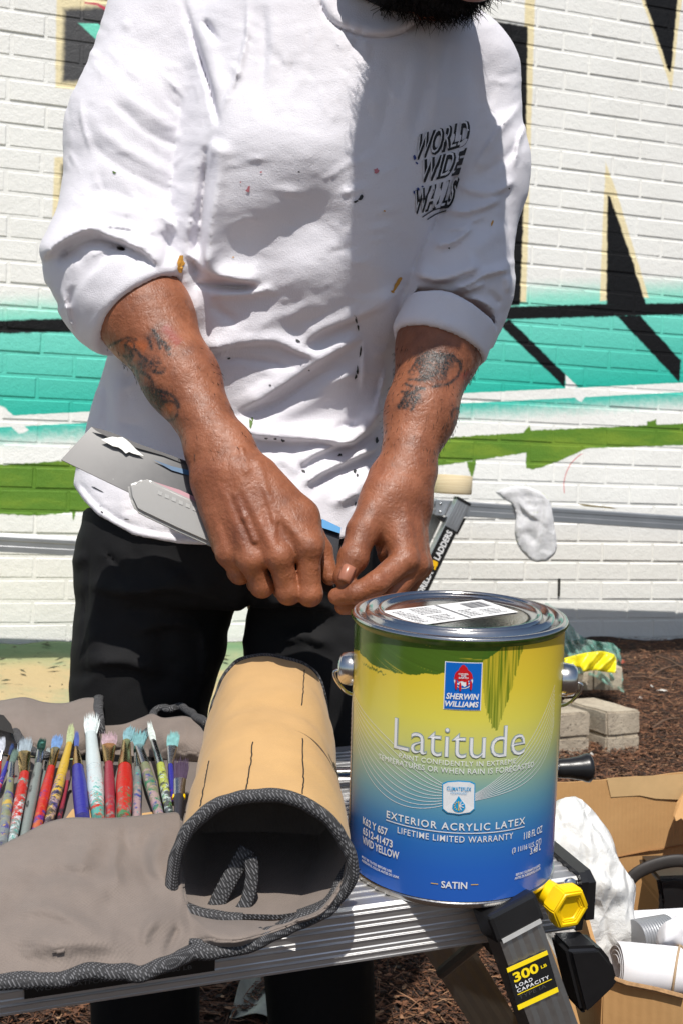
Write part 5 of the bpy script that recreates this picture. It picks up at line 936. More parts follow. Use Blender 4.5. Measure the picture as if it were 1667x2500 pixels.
    L.stroke([(1004, 797), (1024, 777), (1079, 756)], 7, -.006); L.stroke([(1129, 728), (1173, 737), (1220, 768)], 8, .006, 's'); L.stroke([(1180, 712), (1205, 725), (1220, 750)], 7, -.005); L.stroke([(1225, 670), (1240, 690), (1238, 720)], 9, .005)
    L.stroke([(1085, 785), (1120, 782), (1160, 790)], 6, -.003); L.stroke([(1195, 790), (1190, 850), (1192, 900)], 7, -.004); L.stroke([(1000, 860), (1015, 845), (1035, 842)], 5, -.004)
    L.noise(.0012, 70, 41, (.6, 1.2)); L.noise(.0006, 30, 42); L.noise(.0003, 14, 43)
    # many small random creases so that no surface stays smooth
    rr_ = random.Random(77)
    for F_, n_, box, ang in ((T, 210, (300, 960, 60, 1300), lambda u, v: (-.42 if v > 640 else 1.35 if v < 300 else -.2)), (R, 90, (160, 520, 60, 820), lambda u, v: (.75 if v < 520 else -.3)), (L, 90, (990, 1280, 180, 880), lambda u, v: -.35)):
        for _ in range(n_):
            u, v = rr_.uniform(box[0], box[1]), rr_.uniform(box[2], box[3]); a = ang(u, v)+rr_.gauss(0, .38); ln = rr_.uniform(30, 130); b = rr_.uniform(-.25, .25); d_ = (math.cos(a), math.sin(a)); q_ = (-d_[1], d_[0])
            F_.stroke([(u-d_[0]*ln/2, v-d_[1]*ln/2), (u+q_[0]*ln*b*.4, v+q_[1]*ln*b*.4), (u+d_[0]*ln/2, v+d_[1]*ln/2)], rr_.uniform(4.5, 10), rr_.choice((1, 1, -1))*rr_.uniform(.0005, .0017), rr_.choice(('r', 's')), .4)
    return T, R, L
FT, FR, FL = folds()
def shirt_fn():
    hem = A(HEM, float)
    def cuff(P, d, el, wr, t0, rc, rin, tilt):
        """cut the sleeve at the rolled cuff and hollow it"""
        ax = nrm(nrm(wr-el)+A(tilt)); c = el+nrm(wr-el)*t0; s = (P-c)@ax; q = P-c-s[:, None]*ax; rad = np.sqrt((q*q).sum(1))
        ring = np.maximum(np.abs(s+.018)-.018, rad-rc); rr = smax(ring, rad-rc, .006)
        rr = np.sqrt(np.maximum(np.abs(s+.019)-.014, 0)**2+np.maximum(rad-rc+.007, 0)**2)-.007
        rr = rr-.0022*vnoise(P, 26, 7)-.001*vnoise(P, 70, 8); d = smin(d, rr, .007); d = smax(d, s-.0035, .003)
        hole = np.maximum(rad-rin, -(s+.05)); return smax(d, -hole, .002)
    def f(P):
        u, v, dep = proj(P); ft, fr, fl = FT(u, v), FR(u, v), FL(u, v); front = smooth(.06, -.02, P[:, 1]-1.33)
        d = TORSO(P)-ft*front
        neck = cone(P, at(925, 90, 1.285), at(965, -90, 1.25), .070, .064); d = smin(d, neck-.3*ft*front, .03)
        # hem: scooped lower edge, hollow inside
        hv = np.interp(u, hem[:, 0], hem[:, 1]); cut = (v-hv)*dep/FPX; d = smax(d, cut, .003); hole = np.maximum(TORSO(P)+.006-ft*front, -(v-hv+70)*dep/FPX); d = smax(d, -hole, .002)
        r1 = smin(cone(P, RA['sh'], RA['mid'], .070, .0765), cone(P, RA['mid'], RA['el'], .077, .073), .03); r1 = smin(r1, cone(P, RA['el'], RA['fa'], .073, .064), .03)-fr; r1 = cuff(P, r1, RA['el'], RA['wr'], .066, .0625, .052, (.25, .25, -.15))
        l1 = smin(cone(P, LA['sh'], LA['mid'], .064, .0555), cone(P, LA['mid'], LA['el'], .0555, .056), .03); l1 = smin(l1, cone(P, LA['el'], LA['fa'], .056, .053), .03)-fl; l1 = cuff(P, l1, LA['el'], LA['wr'], .088, .0535, .046, (-.1, .25, -.1))
        up = smooth(330, 120, v)
        d = smin(d, r1, .003+.026*up); return smin(d, l1, .004+.024*up)
    return f
SKIN_T = {}
def skin():
    m = M('skin', rough=.42, Subsurface_Weight=.06, Subsurface_Radius=(.6, .22, .12), Subsurface_Scale=.006)
    n = m.noise(28, 6, .62); n2 = m.noise(170, 4, .65); c = m.ramp(n, [(.3, srgb(108, 62, 40)), (.5, srgb(139, 84, 56)), (.72, srgb(162, 102, 72))])
    c = m.mix(m.rng(m.noise(9, 3, .5), .52, .75, 0, .25), c, srgb(138, 70, 54))
    ora, red, ink = [m.n('Attribute', attribute_name=q, out=2) for q in ('ink_orange', 'ink_red', 'ink_dark')]
    c = m.mix(m.math('MULTIPLY', ora, .55), c, srgb(168, 84, 30)); c = m.mix(m.math('MULTIPLY', red, .6), c, srgb(140, 38, 36)); brk = m.rng(m.noise(520, 3, .6), .25, .6, .45, 1.)
    col = m.mix(m.math('MULTIPLY', m.math('MULTIPLY', ink, brk), 1.), c, srgb(30, 32, 31)); spk = m.rng(m.noise(300, 2, .5), .77, .81); col = m.mix(m.math('MULTIPLY', spk, .35), col, srgb(180, 150, 112))
    hb = m.math('ADD', m.math('MULTIPLY', m.noise(520, 3, .6, m.scaled((1, 1, .5))), .5), m.math('MULTIPLY', n2, .9)); hb = m.math('ADD', hb, m.math('MULTIPLY', m.noise(60, 3, .6), 1.2))
    m.set(**{'Base Color': col, 'Roughness': m.rng(n2, .3, .7, .38, .56), 'Normal': m.bump(hb, .5, .0022)}); return m.m
SKIN = skin()
def arms_fn(which):
    if which == 'R':
        el, wr = RA['el'], RA['wr']; ax = wr-el; m1 = el+ax*.28; m2 = el+ax*.62
        W = at(548, 1112, 1.15); c = [(at(508, 1180, 1.142), at(560, 1352, 1.120)), (at(540, 1165, 1.132), at(613, 1368, 1.108)), (at(578, 1158, 1.128), at(682, 1360, 1.103)), (at(615, 1160, 1.130), at(752, 1338, 1.108))]
        pip = [at(586, 1400, 1.128), at(640, 1430, 1.118), at(705, 1446, 1.112), at(757, 1450, 1.112)]; dip = [at(578, 1398, 1.152), at(628, 1424, 1.148), at(692, 1438, 1.144), at(748, 1444, 1.142)]; tip = [at(572, 1375, 1.165), at(620, 1398, 1.166), at(684, 1408, 1.164), at(742, 1412, 1.160)]
        th = [at(640, 1165, 1.140), at(735, 1262, 1.132), at(783, 1345, 1.138), at(806, 1408, 1.132)]; rm = (.0118, .0122, .0124, .0122); rp = (.0098, .0108, .0112, .0112); rk = (.0090, .0098, .0102, .0102)
        def f(P):
            d = smin(cone(P, at(292, 640, 1.28), m1, .046, .0475), cone(P, m1, m2, .0475, .036), .02); d = smin(d, cone(P, m2, W, .036, .0255), .02)
            d = smin(d, cone(P, at(505, 1085, 1.160), at(520, 1150, 1.150), .0215, .0205), .012); d = smin(d, cone(P, at(572, 1085, 1.156), at(602, 1155, 1.145), .0185, .019), .016); d = smin(d, ell(P, at(487, 1105, 1.150), (.011, .012, .013)), .012)
            h = None
            for (a, b), r in zip(c, rm): q = cone(P, a, b, .0140, r); h = q if h is None else smin(h, q, .013)
            h = smin(h, cone(P, at(545, 1230, 1.150), at(690, 1290, 1.138), .019, .017), .012)     # palm behind
            h = smin(h, cone(P, at(520, 1200, 1.152), at(552, 1330, 1.138), .0160, .0135), .012)
            h = smin(h, smin(cone(P, th[0], th[1], .0180, .0165), cone(P, th[1], at(758, 1325, 1.118), .0150, .0130), .012), .014)
            d = smin(d, h, .016)
            for i, (a, b) in enumerate(c):
                d = smin(d, ell(P, b-A((0, .0015, -.001)), (.0118, .0112, .0112)), .005)
                t1 = b+(a-b)*.85-cF*.0115; t2 = b+(a-b)*.12-cF*.0108; d = smin(d, cone(P, t1, t2, .0018, .0026), .006)
            vn = [at(590, 1095, 1.1265), at(602, 1150, 1.1155), at(578, 1210, 1.1115), at(598, 1262, 1.104), at(622, 1320, 1.0985)]
            for k in range(4): d = smin(d, cone(P, vn[k], vn[k+1], .0014, .0014), .005)
            vn = [at(630, 1130, 1.1215), at(650, 1200, 1.1115), at(672, 1270, 1.1025), at(668, 1320, 1.096)]
            for k in range(3): d = smin(d, cone(P, vn[k], vn[k+1], .0014, .0012), .005)
            g = None
            for i in range(4):
                q = cone(P, c[i][1], pip[i], rm[i]*.95, rp[i]); q = smin(q, ell(P, pip[i], (rp[i]*1.06,)*3), .004); q = smin(q, cone(P, pip[i], dip[i], rp[i], rk[i]), .003); q = smin(q, cone(P, dip[i], tip[i], rk[i], .0080), .003); g = q if g is None else smin(g, q, .0016)
            d = smin(d, g, .005)
            q = smin(cone(P, th[1], th[2], .0135, .0115), cone(P, th[2], th[3], .0112, .0085), .004); return smin(d, q, .005)
        lo, hi = at(180, 560, 1.28), at(830, 1500, 1.12); return f, (-.36, 1.02, .81), (.02, 1.40, 1.30)
    el, wr = LA['el'], LA['wr']; ax = wr-el; m1 = el+ax*.32; m2 = el+ax*.66; W = wr
    th = [at(935, 1222, 1.150), at(884, 1298, 1.128), at(862, 1362, 1.112), at(840, 1408, 1.104)]
    mc = [(at(955, 1225, 1.148), at(985, 1368, 1.122)), (at(985, 1225, 1.152), at(1010, 1378, 1.134)), (at(1000, 1230, 1.165), at(1020, 1380, 1.150)), (at(1005, 1235, 1.178), at(1018, 1372, 1.168))]
    ph = [[at(918, 1424, 1.098), at(868, 1448, 1.098), at(822, 1456, 1.104)], [at(945, 1462, 1.118), at(885, 1476, 1.112), at(838, 1480, 1.112)], [at(962, 1478, 1.140), at(905, 1478, 1.142), at(872, 1462, 1.150)], [at(972, 1465, 1.165), at(925, 1470, 1.17), at(898, 1452, 1.172)]]
    rr = [(.0128, .0112, .0100, .0082), (.0128, .0112, .0100, .0084), (.0124, .0108, .0098, .0082), (.0115, .0098, .0088, .0076)]
    def f(P):
        d = smin(cone(P, at(1115, 700, 1.31), m1, .043, .0425), cone(P, m1, m2, .0425, .0335), .02); d = smin(d, cone(P, m2, W, .0335, .0245), .02)
        d = smin(d, cone(P, at(945, 1170, 1.165), at(930, 1225, 1.155), .0195, .0195), .014); d = smin(d, cone(P, at(1010, 1165, 1.172), at(1008, 1230, 1.165), .020, .0190), .014); d = smin(d, ell(P, at(1035, 1150, 1.182), (.010, .012, .012)), .012)
        h = None
        for i, (a, b) in enumerate(mc): q = cone(P, a, b, .0150, .0130); h = q if h is None else smin(h, q, .008)
        h = smin(h, cone(P, at(940, 1260, 1.160), at(955, 1350, 1.145), .0170, .0140), .012); h = smin(h, cone(P, th[0], th[1], .0205, .0160), .012); d = smin(d, h, .014)
        for i, (a, b) in enumerate(mc): d = smin(d, ell(P, b+A((.001, -.001, 0)), (.0125, .0125, .0125)), .005)
        for (p, q) in ((at(985, 1240, 1.134), at(1006, 1362, 1.120)), (at(1012, 1240, 1.144), at(1022, 1362, 1.136))): d = smin(d, cone(P, p, q, .0026, .0028), .006)
        g = None
        for i in range(4):
            pts = [mc[i][1]]+ph[i]; q = None
            for k in range(3): e = cone(P, pts[k], pts[k+1], rr[i][k], rr[i][k+1]); q = e if q is None else smin(q, e, .0035)
            g = q if g is None else smin(g, q, .0016)
        d = smin(d, g, .004)
        q = smin(cone(P, th[1], th[2], .0152, .0132), cone(P, th[2], th[3], .0130, .0108), .005); q = smin(q, ell(P, th[2], (.0142, .0138, .0138)), .004); return smin(d, q, .0035)
    return f, (-.03, 1.04, .80), (.21, 1.42, 1.25)
def man():
    man = thing('person', 'person in a white long-sleeved shirt with rolled sleeves and black trousers, leaning over the can', 'person', (float(at(580, 1500, MD)[0]), 1.38, float(gz(-.1, 1.38))))
    # ---- body: arms in fine detail, the covered rest coarser, one mesh
    parts = [surfnet(*arms_fn('R')[:1], *arms_fn('R')[1:], .0015), surfnet(*arms_fn('L')[:1], *arms_fn('L')[1:], .0015)]
    hc = at(1150, -375, 1.045); gnd = float(gz(-.1, 1.38)); hipL, hipR = at(395, 1420, MD), at(760, 1420, MD)
    KL, KR, AL, AR = at(345, 1850, 1.34), at(745, 1850, 1.34), A((-.22, 1.42, gnd+.08)), A((.0, 1.42, gnd+.08))
    def rest(P):
        d = smax(TORSO(P)+.03, at(580, 1430, MD)[2]-P[:, 2], .03); d = smin(d, cone(P, at(925, 90, 1.30), at(1020, -220, 1.16), .055, .052), .03); d = smin(d, ell(P, hc, (.072, .076, .092)), .03)
        d = smin(d, cone(P, RA['sh'], RA['el'], .055, .043), .03); d = smin(d, cone(P, LA['sh'], LA['el'], .055, .042), .03)
        for h_, k_, a_ in ((hipL, KL, AL), (hipR, KR, AR)): d = smin(d, cone(P, h_, k_, .075, .052), .03); d = smin(d, cone(P, k_, a_, .05, .035), .02); d = smin(d, cone(P, a_-A((0, 0, .03)), a_+A((0, -.15, -.04)), .034, .03), .03)
        return d
    # head bowed over the hands: gaze down, crown towards the viewer
    gz_ = nrm(A((-.12, -.42, -.85))); cr_ = nrm(A((0, 0, 1.))-gz_*gz_[2]); lt_ = np.cross(gz_, cr_); hp = lambda a, b, c: hc+gz_*a+cr_*b+lt_*c        # forward, up, sideways in the head's own frame
    RH = np.stack([lt_, gz_, cr_])
    def head(P):
        d = ell(P, hp(-.005, .02, 0), (.073, .088, .088), RH); d = smin(d, ell(P, hp(.028, -.045, 0), (.056, .060, .062), RH), .03); d = smin(d, ell(P, hp(.066, -.085, 0), (.024, .020, .018), RH), .025)
        d = smin(d, cone(P, hp(.080, .012, 0), hp(.104, -.028, 0), .008, .013), .012); d = smin(d, ell(P, hp(.076, .020, 0), (.044, .012, .009), RH), .012)
        for q in (-1, 1):
            d = smin(d, ell(P, hp(.094, -.032, q*.013), (.008, .008, .007), RH), .006); d = smin(d, ell(P, hp(.062, -.022, q*.036), (.020, .018, .018), RH), .016); d = smax(d, -ell(P, hp(.088, .002, q*.031), (.013, .012, .008), RH), .010); d = smin(d, ell(P, hp(-.008, -.010, q*.076), (.009, .018, .030), RH), .006)
        d = smin(d, ell(P, hp(.086, -.056, 0), (.022, .008, .0055), RH), .006); d = smin(d, ell(P, hp(.084, -.068, 0), (.020, .008, .0055), RH), .006); return smin(d, cone(P, hp(-.03, -.06, 0), at(930, 60, 1.29), .056, .056), .03)
    parts.append(surfnet(head, hc-.26, hc+A((.22, .32, .2)), .004))
    parts.append(surfnet(rest, (-.40, 1.0, gnd-.05), (.36, 1.62, 1.80), .009))
    V = np.concatenate([p[0] for p in parts]); o = 0; F_ = []
    for p in parts: F_.append(p[1]+o); o += len(p[0])
    body = mk('body', V, np.concatenate(F_), SKIN, man, smooth=True)
    D_, O_, R_ = Field(150, 780, 1250, 1500, 1.5), Field(150, 780, 1250, 1500, 3.), Field(150, 780, 1250, 1500, 3.); z = lambda x, y: (x/1.88, 650+y/1.88); y4 = lambda x, y: (834+x/1.882, 650+y/1.882)
    def circ(c, r, w, a=1., n=12): D_.stroke([(c[0]+r*math.cos(t), c[1]+r*math.sin(t)) for t in np.linspace(0, 6.5, n)], w, a, 'r', .02)
    for pts in ([(255, 852), (282, 838), (309, 826), (340, 831)], [(240, 862), (250, 890), (270, 915), (300, 935)], [(300, 840), (318, 850), (320, 868), (300, 872)], [(330, 850), (345, 870), (360, 880)], [(361, 820), (368, 840), (372, 858)], [(383, 815), (388, 838), (393, 855)], [(400, 830), (408, 850), (415, 868)], [(372, 800), (390, 828), (420, 858)], [(340, 905), (365, 920), (372, 945), (356, 960)], [(372, 905), (395, 910), (405, 895)], [(310, 890), (330, 900), (338, 925)], [(285, 880), (290, 905), (310, 920)], [(350, 965), (372, 975), (395, 960)], [(270, 940), (300, 965), (330, 990), (370, 1020)], [(255, 905), (275, 950), (310, 995)], [(385, 955), (410, 960), (430, 975), (440, 1000)]): D_.stroke(pts, 3.8, 1.1, 'r', .1)
    for c, r, w in (((239, 847), 9, 2.6), ((412, 1003), 24, 3.2), ((318, 845), 12, 2.4), ((270, 875), 8, 2.4), ((285, 895), 7, 2.4)): circ(c, r, w)
    for pts, w, a in (([(262, 880), (300, 930), (340, 985), (380, 1025)], 26, 1.0), ([(330, 880), (365, 890), (400, 880)], 18, .85), ([(345, 950), (380, 965), (415, 970)], 18, 1.), ([(300, 860), (330, 875)], 15, .8), ([(270, 900), (330, 960), (400, 1020)], 42, .6), ([(235, 870), (255, 920), (300, 980)], 20, .55), ([(360, 800), (400, 840), (430, 880)], 20, .35), ([(430, 1040), (400, 1030), (360, 1000)], 14, .5)): D_.stroke(pts, w, a, 'r', .2)
    for pts, w in (([(255, 870), (275, 885), (290, 900)], 16), ([(290, 845), (330, 840), (360, 850)], 14), ([(400, 1000), (420, 1005)], 16), ([(1010, 880), (1030, 900)], 12)): O_.stroke(pts, w, 1., 'r', .05)
    for pts, w in (([(352, 950), (372, 960)], 9), ([(392, 962), (404, 970)], 9), ([(400, 795), (425, 825), (440, 840)], 12), ([(345, 935), (352, 945)], 8), ([(1135, 905), (1150, 940), (1140, 965)], 20)): R_.stroke(pts, w, 1., 'r', .05)
    for pts, w, a in (([(1015, 885), (1060, 878), (1110, 890)], 26, .8), ([(990, 880), (1060, 872), (1140, 890)], 18, .5), ([(1010, 920), (1060, 915), (1100, 915)], 22, .75), ([(985, 960), (1005, 975), (1012, 995)], 22, .8), ([(975, 980), (985, 1000)], 12, .6), ([(1130, 985), (1150, 950), (1168, 915)], 18, 1.), ([(1140, 1030), (1155, 1000), (1172, 950)], 16, .85)): D_.stroke(pts, w, a, 'r', .2)
    for pts in ([(1000, 905), (1020, 880), (1060, 866), (1105, 872), (1122, 890), (1118, 915), (1090, 938), (1040, 945)], [(985, 935), (1010, 945), (1040, 950)], [(990, 925), (1030, 925), (1075, 905)], [(975, 955), (1000, 960), (1025, 950)], [(970, 1000), (985, 970), (995, 950)], [(985, 1000), (1000, 978), (1012, 958)], [(1000, 1005), (1012, 985), (1025, 960)], [(1100, 1020), (1105, 1000), (1120, 1000), (1125, 1020), (1112, 1030)], [(1120, 1000), (1130, 980), (1145, 985), (1140, 1005)], [(1130, 960), (1140, 935), (1155, 930), (1150, 955), (1135, 975)], [(1105, 1025), (1118, 1045), (1128, 1020)]): D_.stroke(pts, 3.6, 1.1, 'r', .08)
    circ((1028, 892), 12, 6, .7); circ((1004, 908), 7, 4, .7)
    D_.H *= 1.35*np.clip(.72+.5*vnoise(np.stack([D_.U, D_.V, D_.U*0], -1), .22, 3), .3, 1.1)
    u_, v_, z_ = proj(V)
    for nm, fld in (('ink_dark', D_), ('ink_orange', O_), ('ink_red', R_)):
        at_ = body.data.attributes.new(nm, 'FLOAT', 'POINT'); at_.data.foreach_set('value', np.clip(fld(u_, v_), 0, 1).astype(np.float32)*((v_ > 780) & (v_ < 1060)).astype(np.float32))
    # fine dark hair on the forearms
    hb_ = MB(); r4 = random.Random(4); n0 = len(parts[0][0]); n1 = n0+len(parts[1][0])
    for lo_i, hi_i, axd_, cnt in ((0, n0, nrm(RA['wr']-RA['el']), 800), (n0, n1, nrm(LA['wr']-LA['el']), 2000)):
        for _ in range(cnt):
            p = V[r4.randrange(lo_i, hi_i)]; uu, vv, _z = proj(p)
            if not (840 < vv < 1130): continue
            c_ = RA['el']+axd_*np.dot(p-RA['el'], axd_) if lo_i == 0 else LA['el']+axd_*np.dot(p-LA['el'], axd_); nn = nrm(p-c_); d = nrm(axd_*1.+nn*.25+A((r4.gauss(0, .3), r4.gauss(0, .3), r4.gauss(0, .3)))); L_ = r4.uniform(.004, .009); s_ = nrm(np.cross(d, cF))*.00005; e = p+d*L_-nn*.0012; hb_.add([p-s_, p+s_, p+d*L_*.55, e], [(0, 1, 2), (0, 2, 3)])
    mk('arm_hair', np.concatenate(hb_.v), hb_.f, simple('arm hair', (.012, .008, .006, 1), .5, var=0), man, kind='stuff')
    eye = simple('eye white', (.7, .68, .65, 1), .2, var=0); iris = simple('dark iris', (.02, .012, .008, 1), .2, var=0)
    for q in (-1, 1):
        e = MB().lathe([(.0095*math.sin(a), -.0095*math.cos(a)) for a in np.linspace(0, math.pi, 12)], hp(.0715, .002, q*.031), gz_, 16).build('eye', eye, man, smooth=True); MB().lathe([(0, .0098), (.005, .0088), (.0052, .0080), (0, .0080)], hp(.0715, .002, q*.031), gz_, 14).build('iris', iris, e)
    # ---- thumb nail and finger nails
    nail = simple('finger nail', srgb(165, 108, 86), .32, var=.06)
    for c, ax, r in ((at(846, 1398, 1.092), at(838, 1416, 1.089)-at(852, 1382, 1.094), (.0068, .0085)),):
        z = nrm(ax); n = nrm(CAM-c+A((0, 0, .3))); n = nrm(n-z*np.dot(n, z)); x = np.cross(z, n); G = np.array([[c+z*(r[1]*b)+x*(r[0]*a*math.sqrt(max(.0, 1-.35*max(b, 0)**2)))+n*(.0016-.0042*a*a-.002*b*b) for a in np.linspace(-1, 1, 9)] for b in np.linspace(-1, 1, 9)]); MB().grid(G, .0006, n).build('thumb_nail', nail, man, smooth=True)
    # ---- shirt
    f = shirt_fn(); V, Q = surfnet(f, (-.40, 1.10, .86), (.30, 1.56, 1.72), .0026); V = relax(V, Q, 4)
    m = M('white cotton shirt', rough=.85, Sheen_Weight=.15); n = m.noise(4, 3); fine = m.noise(750, 3, .6); c = m.mix(m.rng(n, .35, .7), (.79, .775, .825, 1), (.755, .74, .79, 1))
    for seed, sc, lo_, colr, k in ((1, 60, .74, (.03, .03, .035, 1), .85), (2, 24, .745, (.55, .28, .08, 1), .55), (3, 33, .76, (.35, .12, .14, 1), .3)):
        sp = m.n('TexNoise', {'Vector': m.n('VectorMath', [m.pos(), (seed*3.7, seed*1.3, seed*.9)], operation='ADD'), 'Scale': sc, 'Detail': 3., 'Roughness': .65}); c = m.mix(m.math('MULTIPLY', m.rng(sp, lo_, lo_+.025), k*.0), c, colr)
    m.set(**{'Base Color': c, 'Normal': m.bump(m.math('ADD', fine, m.math('MULTIPLY', m.noise(160, 4, .7), .9)), .45, .0013)})
    sh = mk('shirt', V, Q, m.m, man, smooth=True)
    bvh = BVHTree.FromPolygons([tuple(x) for x in V], [tuple(x) for x in Q.tolist()])
    def cast(u, v, lift):
        d = ray(u, v); h = bvh.ray_cast(Vector(CAM+d*.5), Vector(d)); return None if h[0] is None else A(h[0])-nrm(d)*lift
    # ---- chest print: three words in outlined brush letters, and paint flecks
    ink = simple('shirt print', (.012, .012, .014, 1), .7, var=0); wht = simple('shirt print white', (.76, .75, .78, 1), .8, var=0)
    def cloth_text(body, quad, off, mat, lift, name, dx=0, dy=0):
        V2, Fs = text_mesh(body, off, .0, 1.); V2 = A(V2)
        lo, hi = V2.min(0), V2.max(0); q = (V2-lo)/(hi-lo); (tl, tr, br, bl) = [A(p, float) for p in quad]; P = []
        for a, b in q:
            p = (tl*(1-a)+tr*a)*b+(bl*(1-a)+br*a)*(1-b); h = cast(p[0]+dx, p[1]+dy, lift); P.append(h if h is not None else at(p[0], p[1], 1.25))
        return mk(name, P, Fs, mat, sh)
    for body, quad in (('WORLD', [(1021, 325), (1148, 287), (1141, 352), (1005, 392)]), ('WIDE', [(1030, 388), (1138, 358), (1118, 424), (1020, 446)]), ('WALLS', [(1010, 462), (1122, 428), (1100, 502), (1005, 522)])):
        cloth_text(body, quad, .065, ink, .0011, 'print_letters', 1.5, 2.5); cloth_text(body, [(a+(1063-a)*.05, b+(0 if i < 2 else -3)+(3 if i < 2 else 0)) for i, (a, b) in enumerate(quad)], -.012, wht, .0017, 'print_fill')
    for pts in ([(1030, 530), (1060, 512), (1095, 505)], [(1042, 536), (1065, 522), (1088, 514)]):
        P = spline([A(p, float) for p in pts], 14); N_ = 3.2; Vs = [cast(p[0]+sx, p[1]+sy, .0014) for p in P for sx, sy in ((0, -N_/2), (0, N_/2))]
        if all(x is not None for x in Vs): mk('print_underline', Vs, [(2*i, 2*i+1, 2*i+3, 2*i+2) for i in range(len(P)-1)], ink, sh)
    fl = MB(); r2 = random.Random(5)
    def fleck(u, v, r, st=1., ang=0.):
        n = 9; pts = []
        for k in range(n):
            a = 2*math.pi*k/n; q = r*r2.uniform(.5, 1.2); x, y = q*math.cos(a)*st, q*math.sin(a); pts.append((u+x*math.cos(ang)-y*math.sin(ang), v+x*math.sin(ang)+y*math.cos(ang)))
        P = [cast(*p, .0009) for p in [(u, v)]+pts]
        if all(x is not None for x in P) and max(np.linalg.norm(p-P[0]) for p in P) < .03: fl.add(P, [(0, 1+k, 1+(k+1) % n) for k in range(n)])
    for u, v, r, st, ang in ((880, 482, 5, 1.6, -.8), (868, 492, 4, 1.6, -.6), (869, 780, 3.5, 3.5, 1.2), (874, 800, 2.5, 3, 1.5), (880, 860, 2.5, 6, 1.7), (872, 905, 3, 5, 1.6), (868, 920, 3, 3, 1.7), (690, 1076, 4, 1.6, .2), (672, 1072, 2.5, 1.5, 0), (650, 1071, 2.2, 2, 0), (865, 1150, 4.5, 1.6, 1.), (872, 1160, 3, 1.5, 1.), (830, 1111, 3.5, 1.8, 0), (741, 1150, 3, 2, .7), (895, 1182, 2.5, 2.4, 0), (868, 1228, 2.2, 2, 1.7), (920, 1075, 4, 2.2, 1.5), (660, 940, 2, 1.6, 0), (560, 875, 2.4, 1.8, -.2), (728, 832, 3, 2, .4), (250, 1250, 2, 2, .4), (240, 1195, 2, 9, .45), (310, 1268, 1.6, 5, .1), (1242, 461, 2.4, 1.2, 0), (1095, 606, 2.4, 1.3, .4), (755, 905, 2, 1.5, .3), (730, 420, 2, 1.5, 0)): fleck(u, v, r, st, ang)
    fl.build('paint_flecks', kind='stuff', mat=simple('dried dark paint', (.02, .022, .025, 1), .6, var=.2), parent=sh); fl = MB()
    for u, v, r, st, ang in ((966, 700, 6, 2.6, -1.05), (975, 685, 5, 2.4, -1.), (958, 712, 4, 1.2, 0), (443, 640, 12, 1.4, 1.6), (440, 655, 9, 1.2, 1.2), (938, 515, 2.5, 1.2, 0), (1200, 545, 3, 3, -1.1), (570, 628, 2, 1.2, 0)): fleck(u, v, r, st, ang)
    fl.build('paint_flecks', kind='stuff', mat=simple('dried ochre paint', srgb(205, 150, 60), .6, var=.15), parent=sh); fl = MB()
    for u, v, r, st, ang in ((606, 463, 5, 1.8, -1.1), (638, 420, 2.5, 1.3, 0), (588, 445, 2, 1.2, 0), (918, 416, 6, 1.4, -.6)): fleck(u, v, r, st, ang)
    fl.build('paint_flecks', kind='stuff', mat=simple('dried pink paint', srgb(196, 120, 128), .7, var=.1), parent=sh); fl = MB()
    for u, v, r, st, ang in ((613, 1033, 6, 1.9, 1.5), (616, 1022, 3, 2, 1.4), (280, 421, 3.5, 1.6, .4)): fleck(u, v, r, st, ang)
    fl.build('paint_flecks', kind='stuff', mat=simple('dried green paint', srgb(80, 110, 40), .6, var=.1), parent=sh); fl = MB()
    for u, v, r, st, ang in ((1012, 385, 4, 2, 1.4), (1016, 398, 3, 1.4, .8), (1020, 462, 4, 1.4, .5), (1010, 470, 2.5, 2, 1.2), (1030, 455, 2.4, 1.2, 0)): fleck(u, v, r, st, ang)
    fl.build('paint_flecks', kind='stuff', mat=simple('dried blue paint', srgb(40, 60, 130), .6, var=.1), parent=sh)
    # ---- trousers
    PF = Field(); 
    for pts, w_, a_ in (([(600, 1380), (610, 1450), (598, 1510)], 12, -.006), ([(330, 1360), (420, 1400), (560, 1440)], 26, .004), ([(650, 1450), (740, 1420), (850, 1440)], 22, .005), ([(240, 1400), (230, 1550), (250, 1700)], 26, .004), ([(420, 1480), (400, 1600), (420, 1720)], 24, -.004)): PF.stroke(pts, w_, a_)
    
    rp_ = random.Random(31)
    for pts, w_, a_, ty in (([(185, 1420), (300, 1450), (430, 1440), (560, 1480)], 30, .010, 's'), ([(300, 1560), (400, 1530), (520, 1540)], 24, .009, 's'), ([(190, 1640), (280, 1620), (420, 1650)], 26, .009, 's'), ([(640, 1500), (720, 1470), (840, 1500)], 24, .010, 's'), ([(650, 1580), (740, 1560), (830, 1590)], 22, .008, 's'), ([(210, 1290), (215, 1420), (205, 1560), (215, 1700)], 5, -.003, 'r'), ([(250, 1330), (300, 1400), (330, 1440)], 5, -.004, 'r'), ([(470, 1500), (500, 1600), (470, 1720)], 14, .006, 's')): PF.stroke(pts, w_, a_, ty)
    for _ in range(60):
        u, v = rp_.uniform(190, 900), rp_.uniform(1330, 1690); a = rp_.gauss(.1, .7); l_ = rp_.uniform(40, 140); PF.stroke([(u-math.cos(a)*l_/2, v-math.sin(a)*l_/2), (u+rp_.uniform(-8, 8), v+rp_.uniform(-8, 8)), (u+math.cos(a)*l_/2, v+math.sin(a)*l_/2)], rp_.uniform(6, 14), rp_.choice((1, -1))*rp_.uniform(.0008, .0025), rp_.choice(('r', 's')), .4)
    PF.noise(.004, 110, 51); PF.noise(.0012, 40, 52)
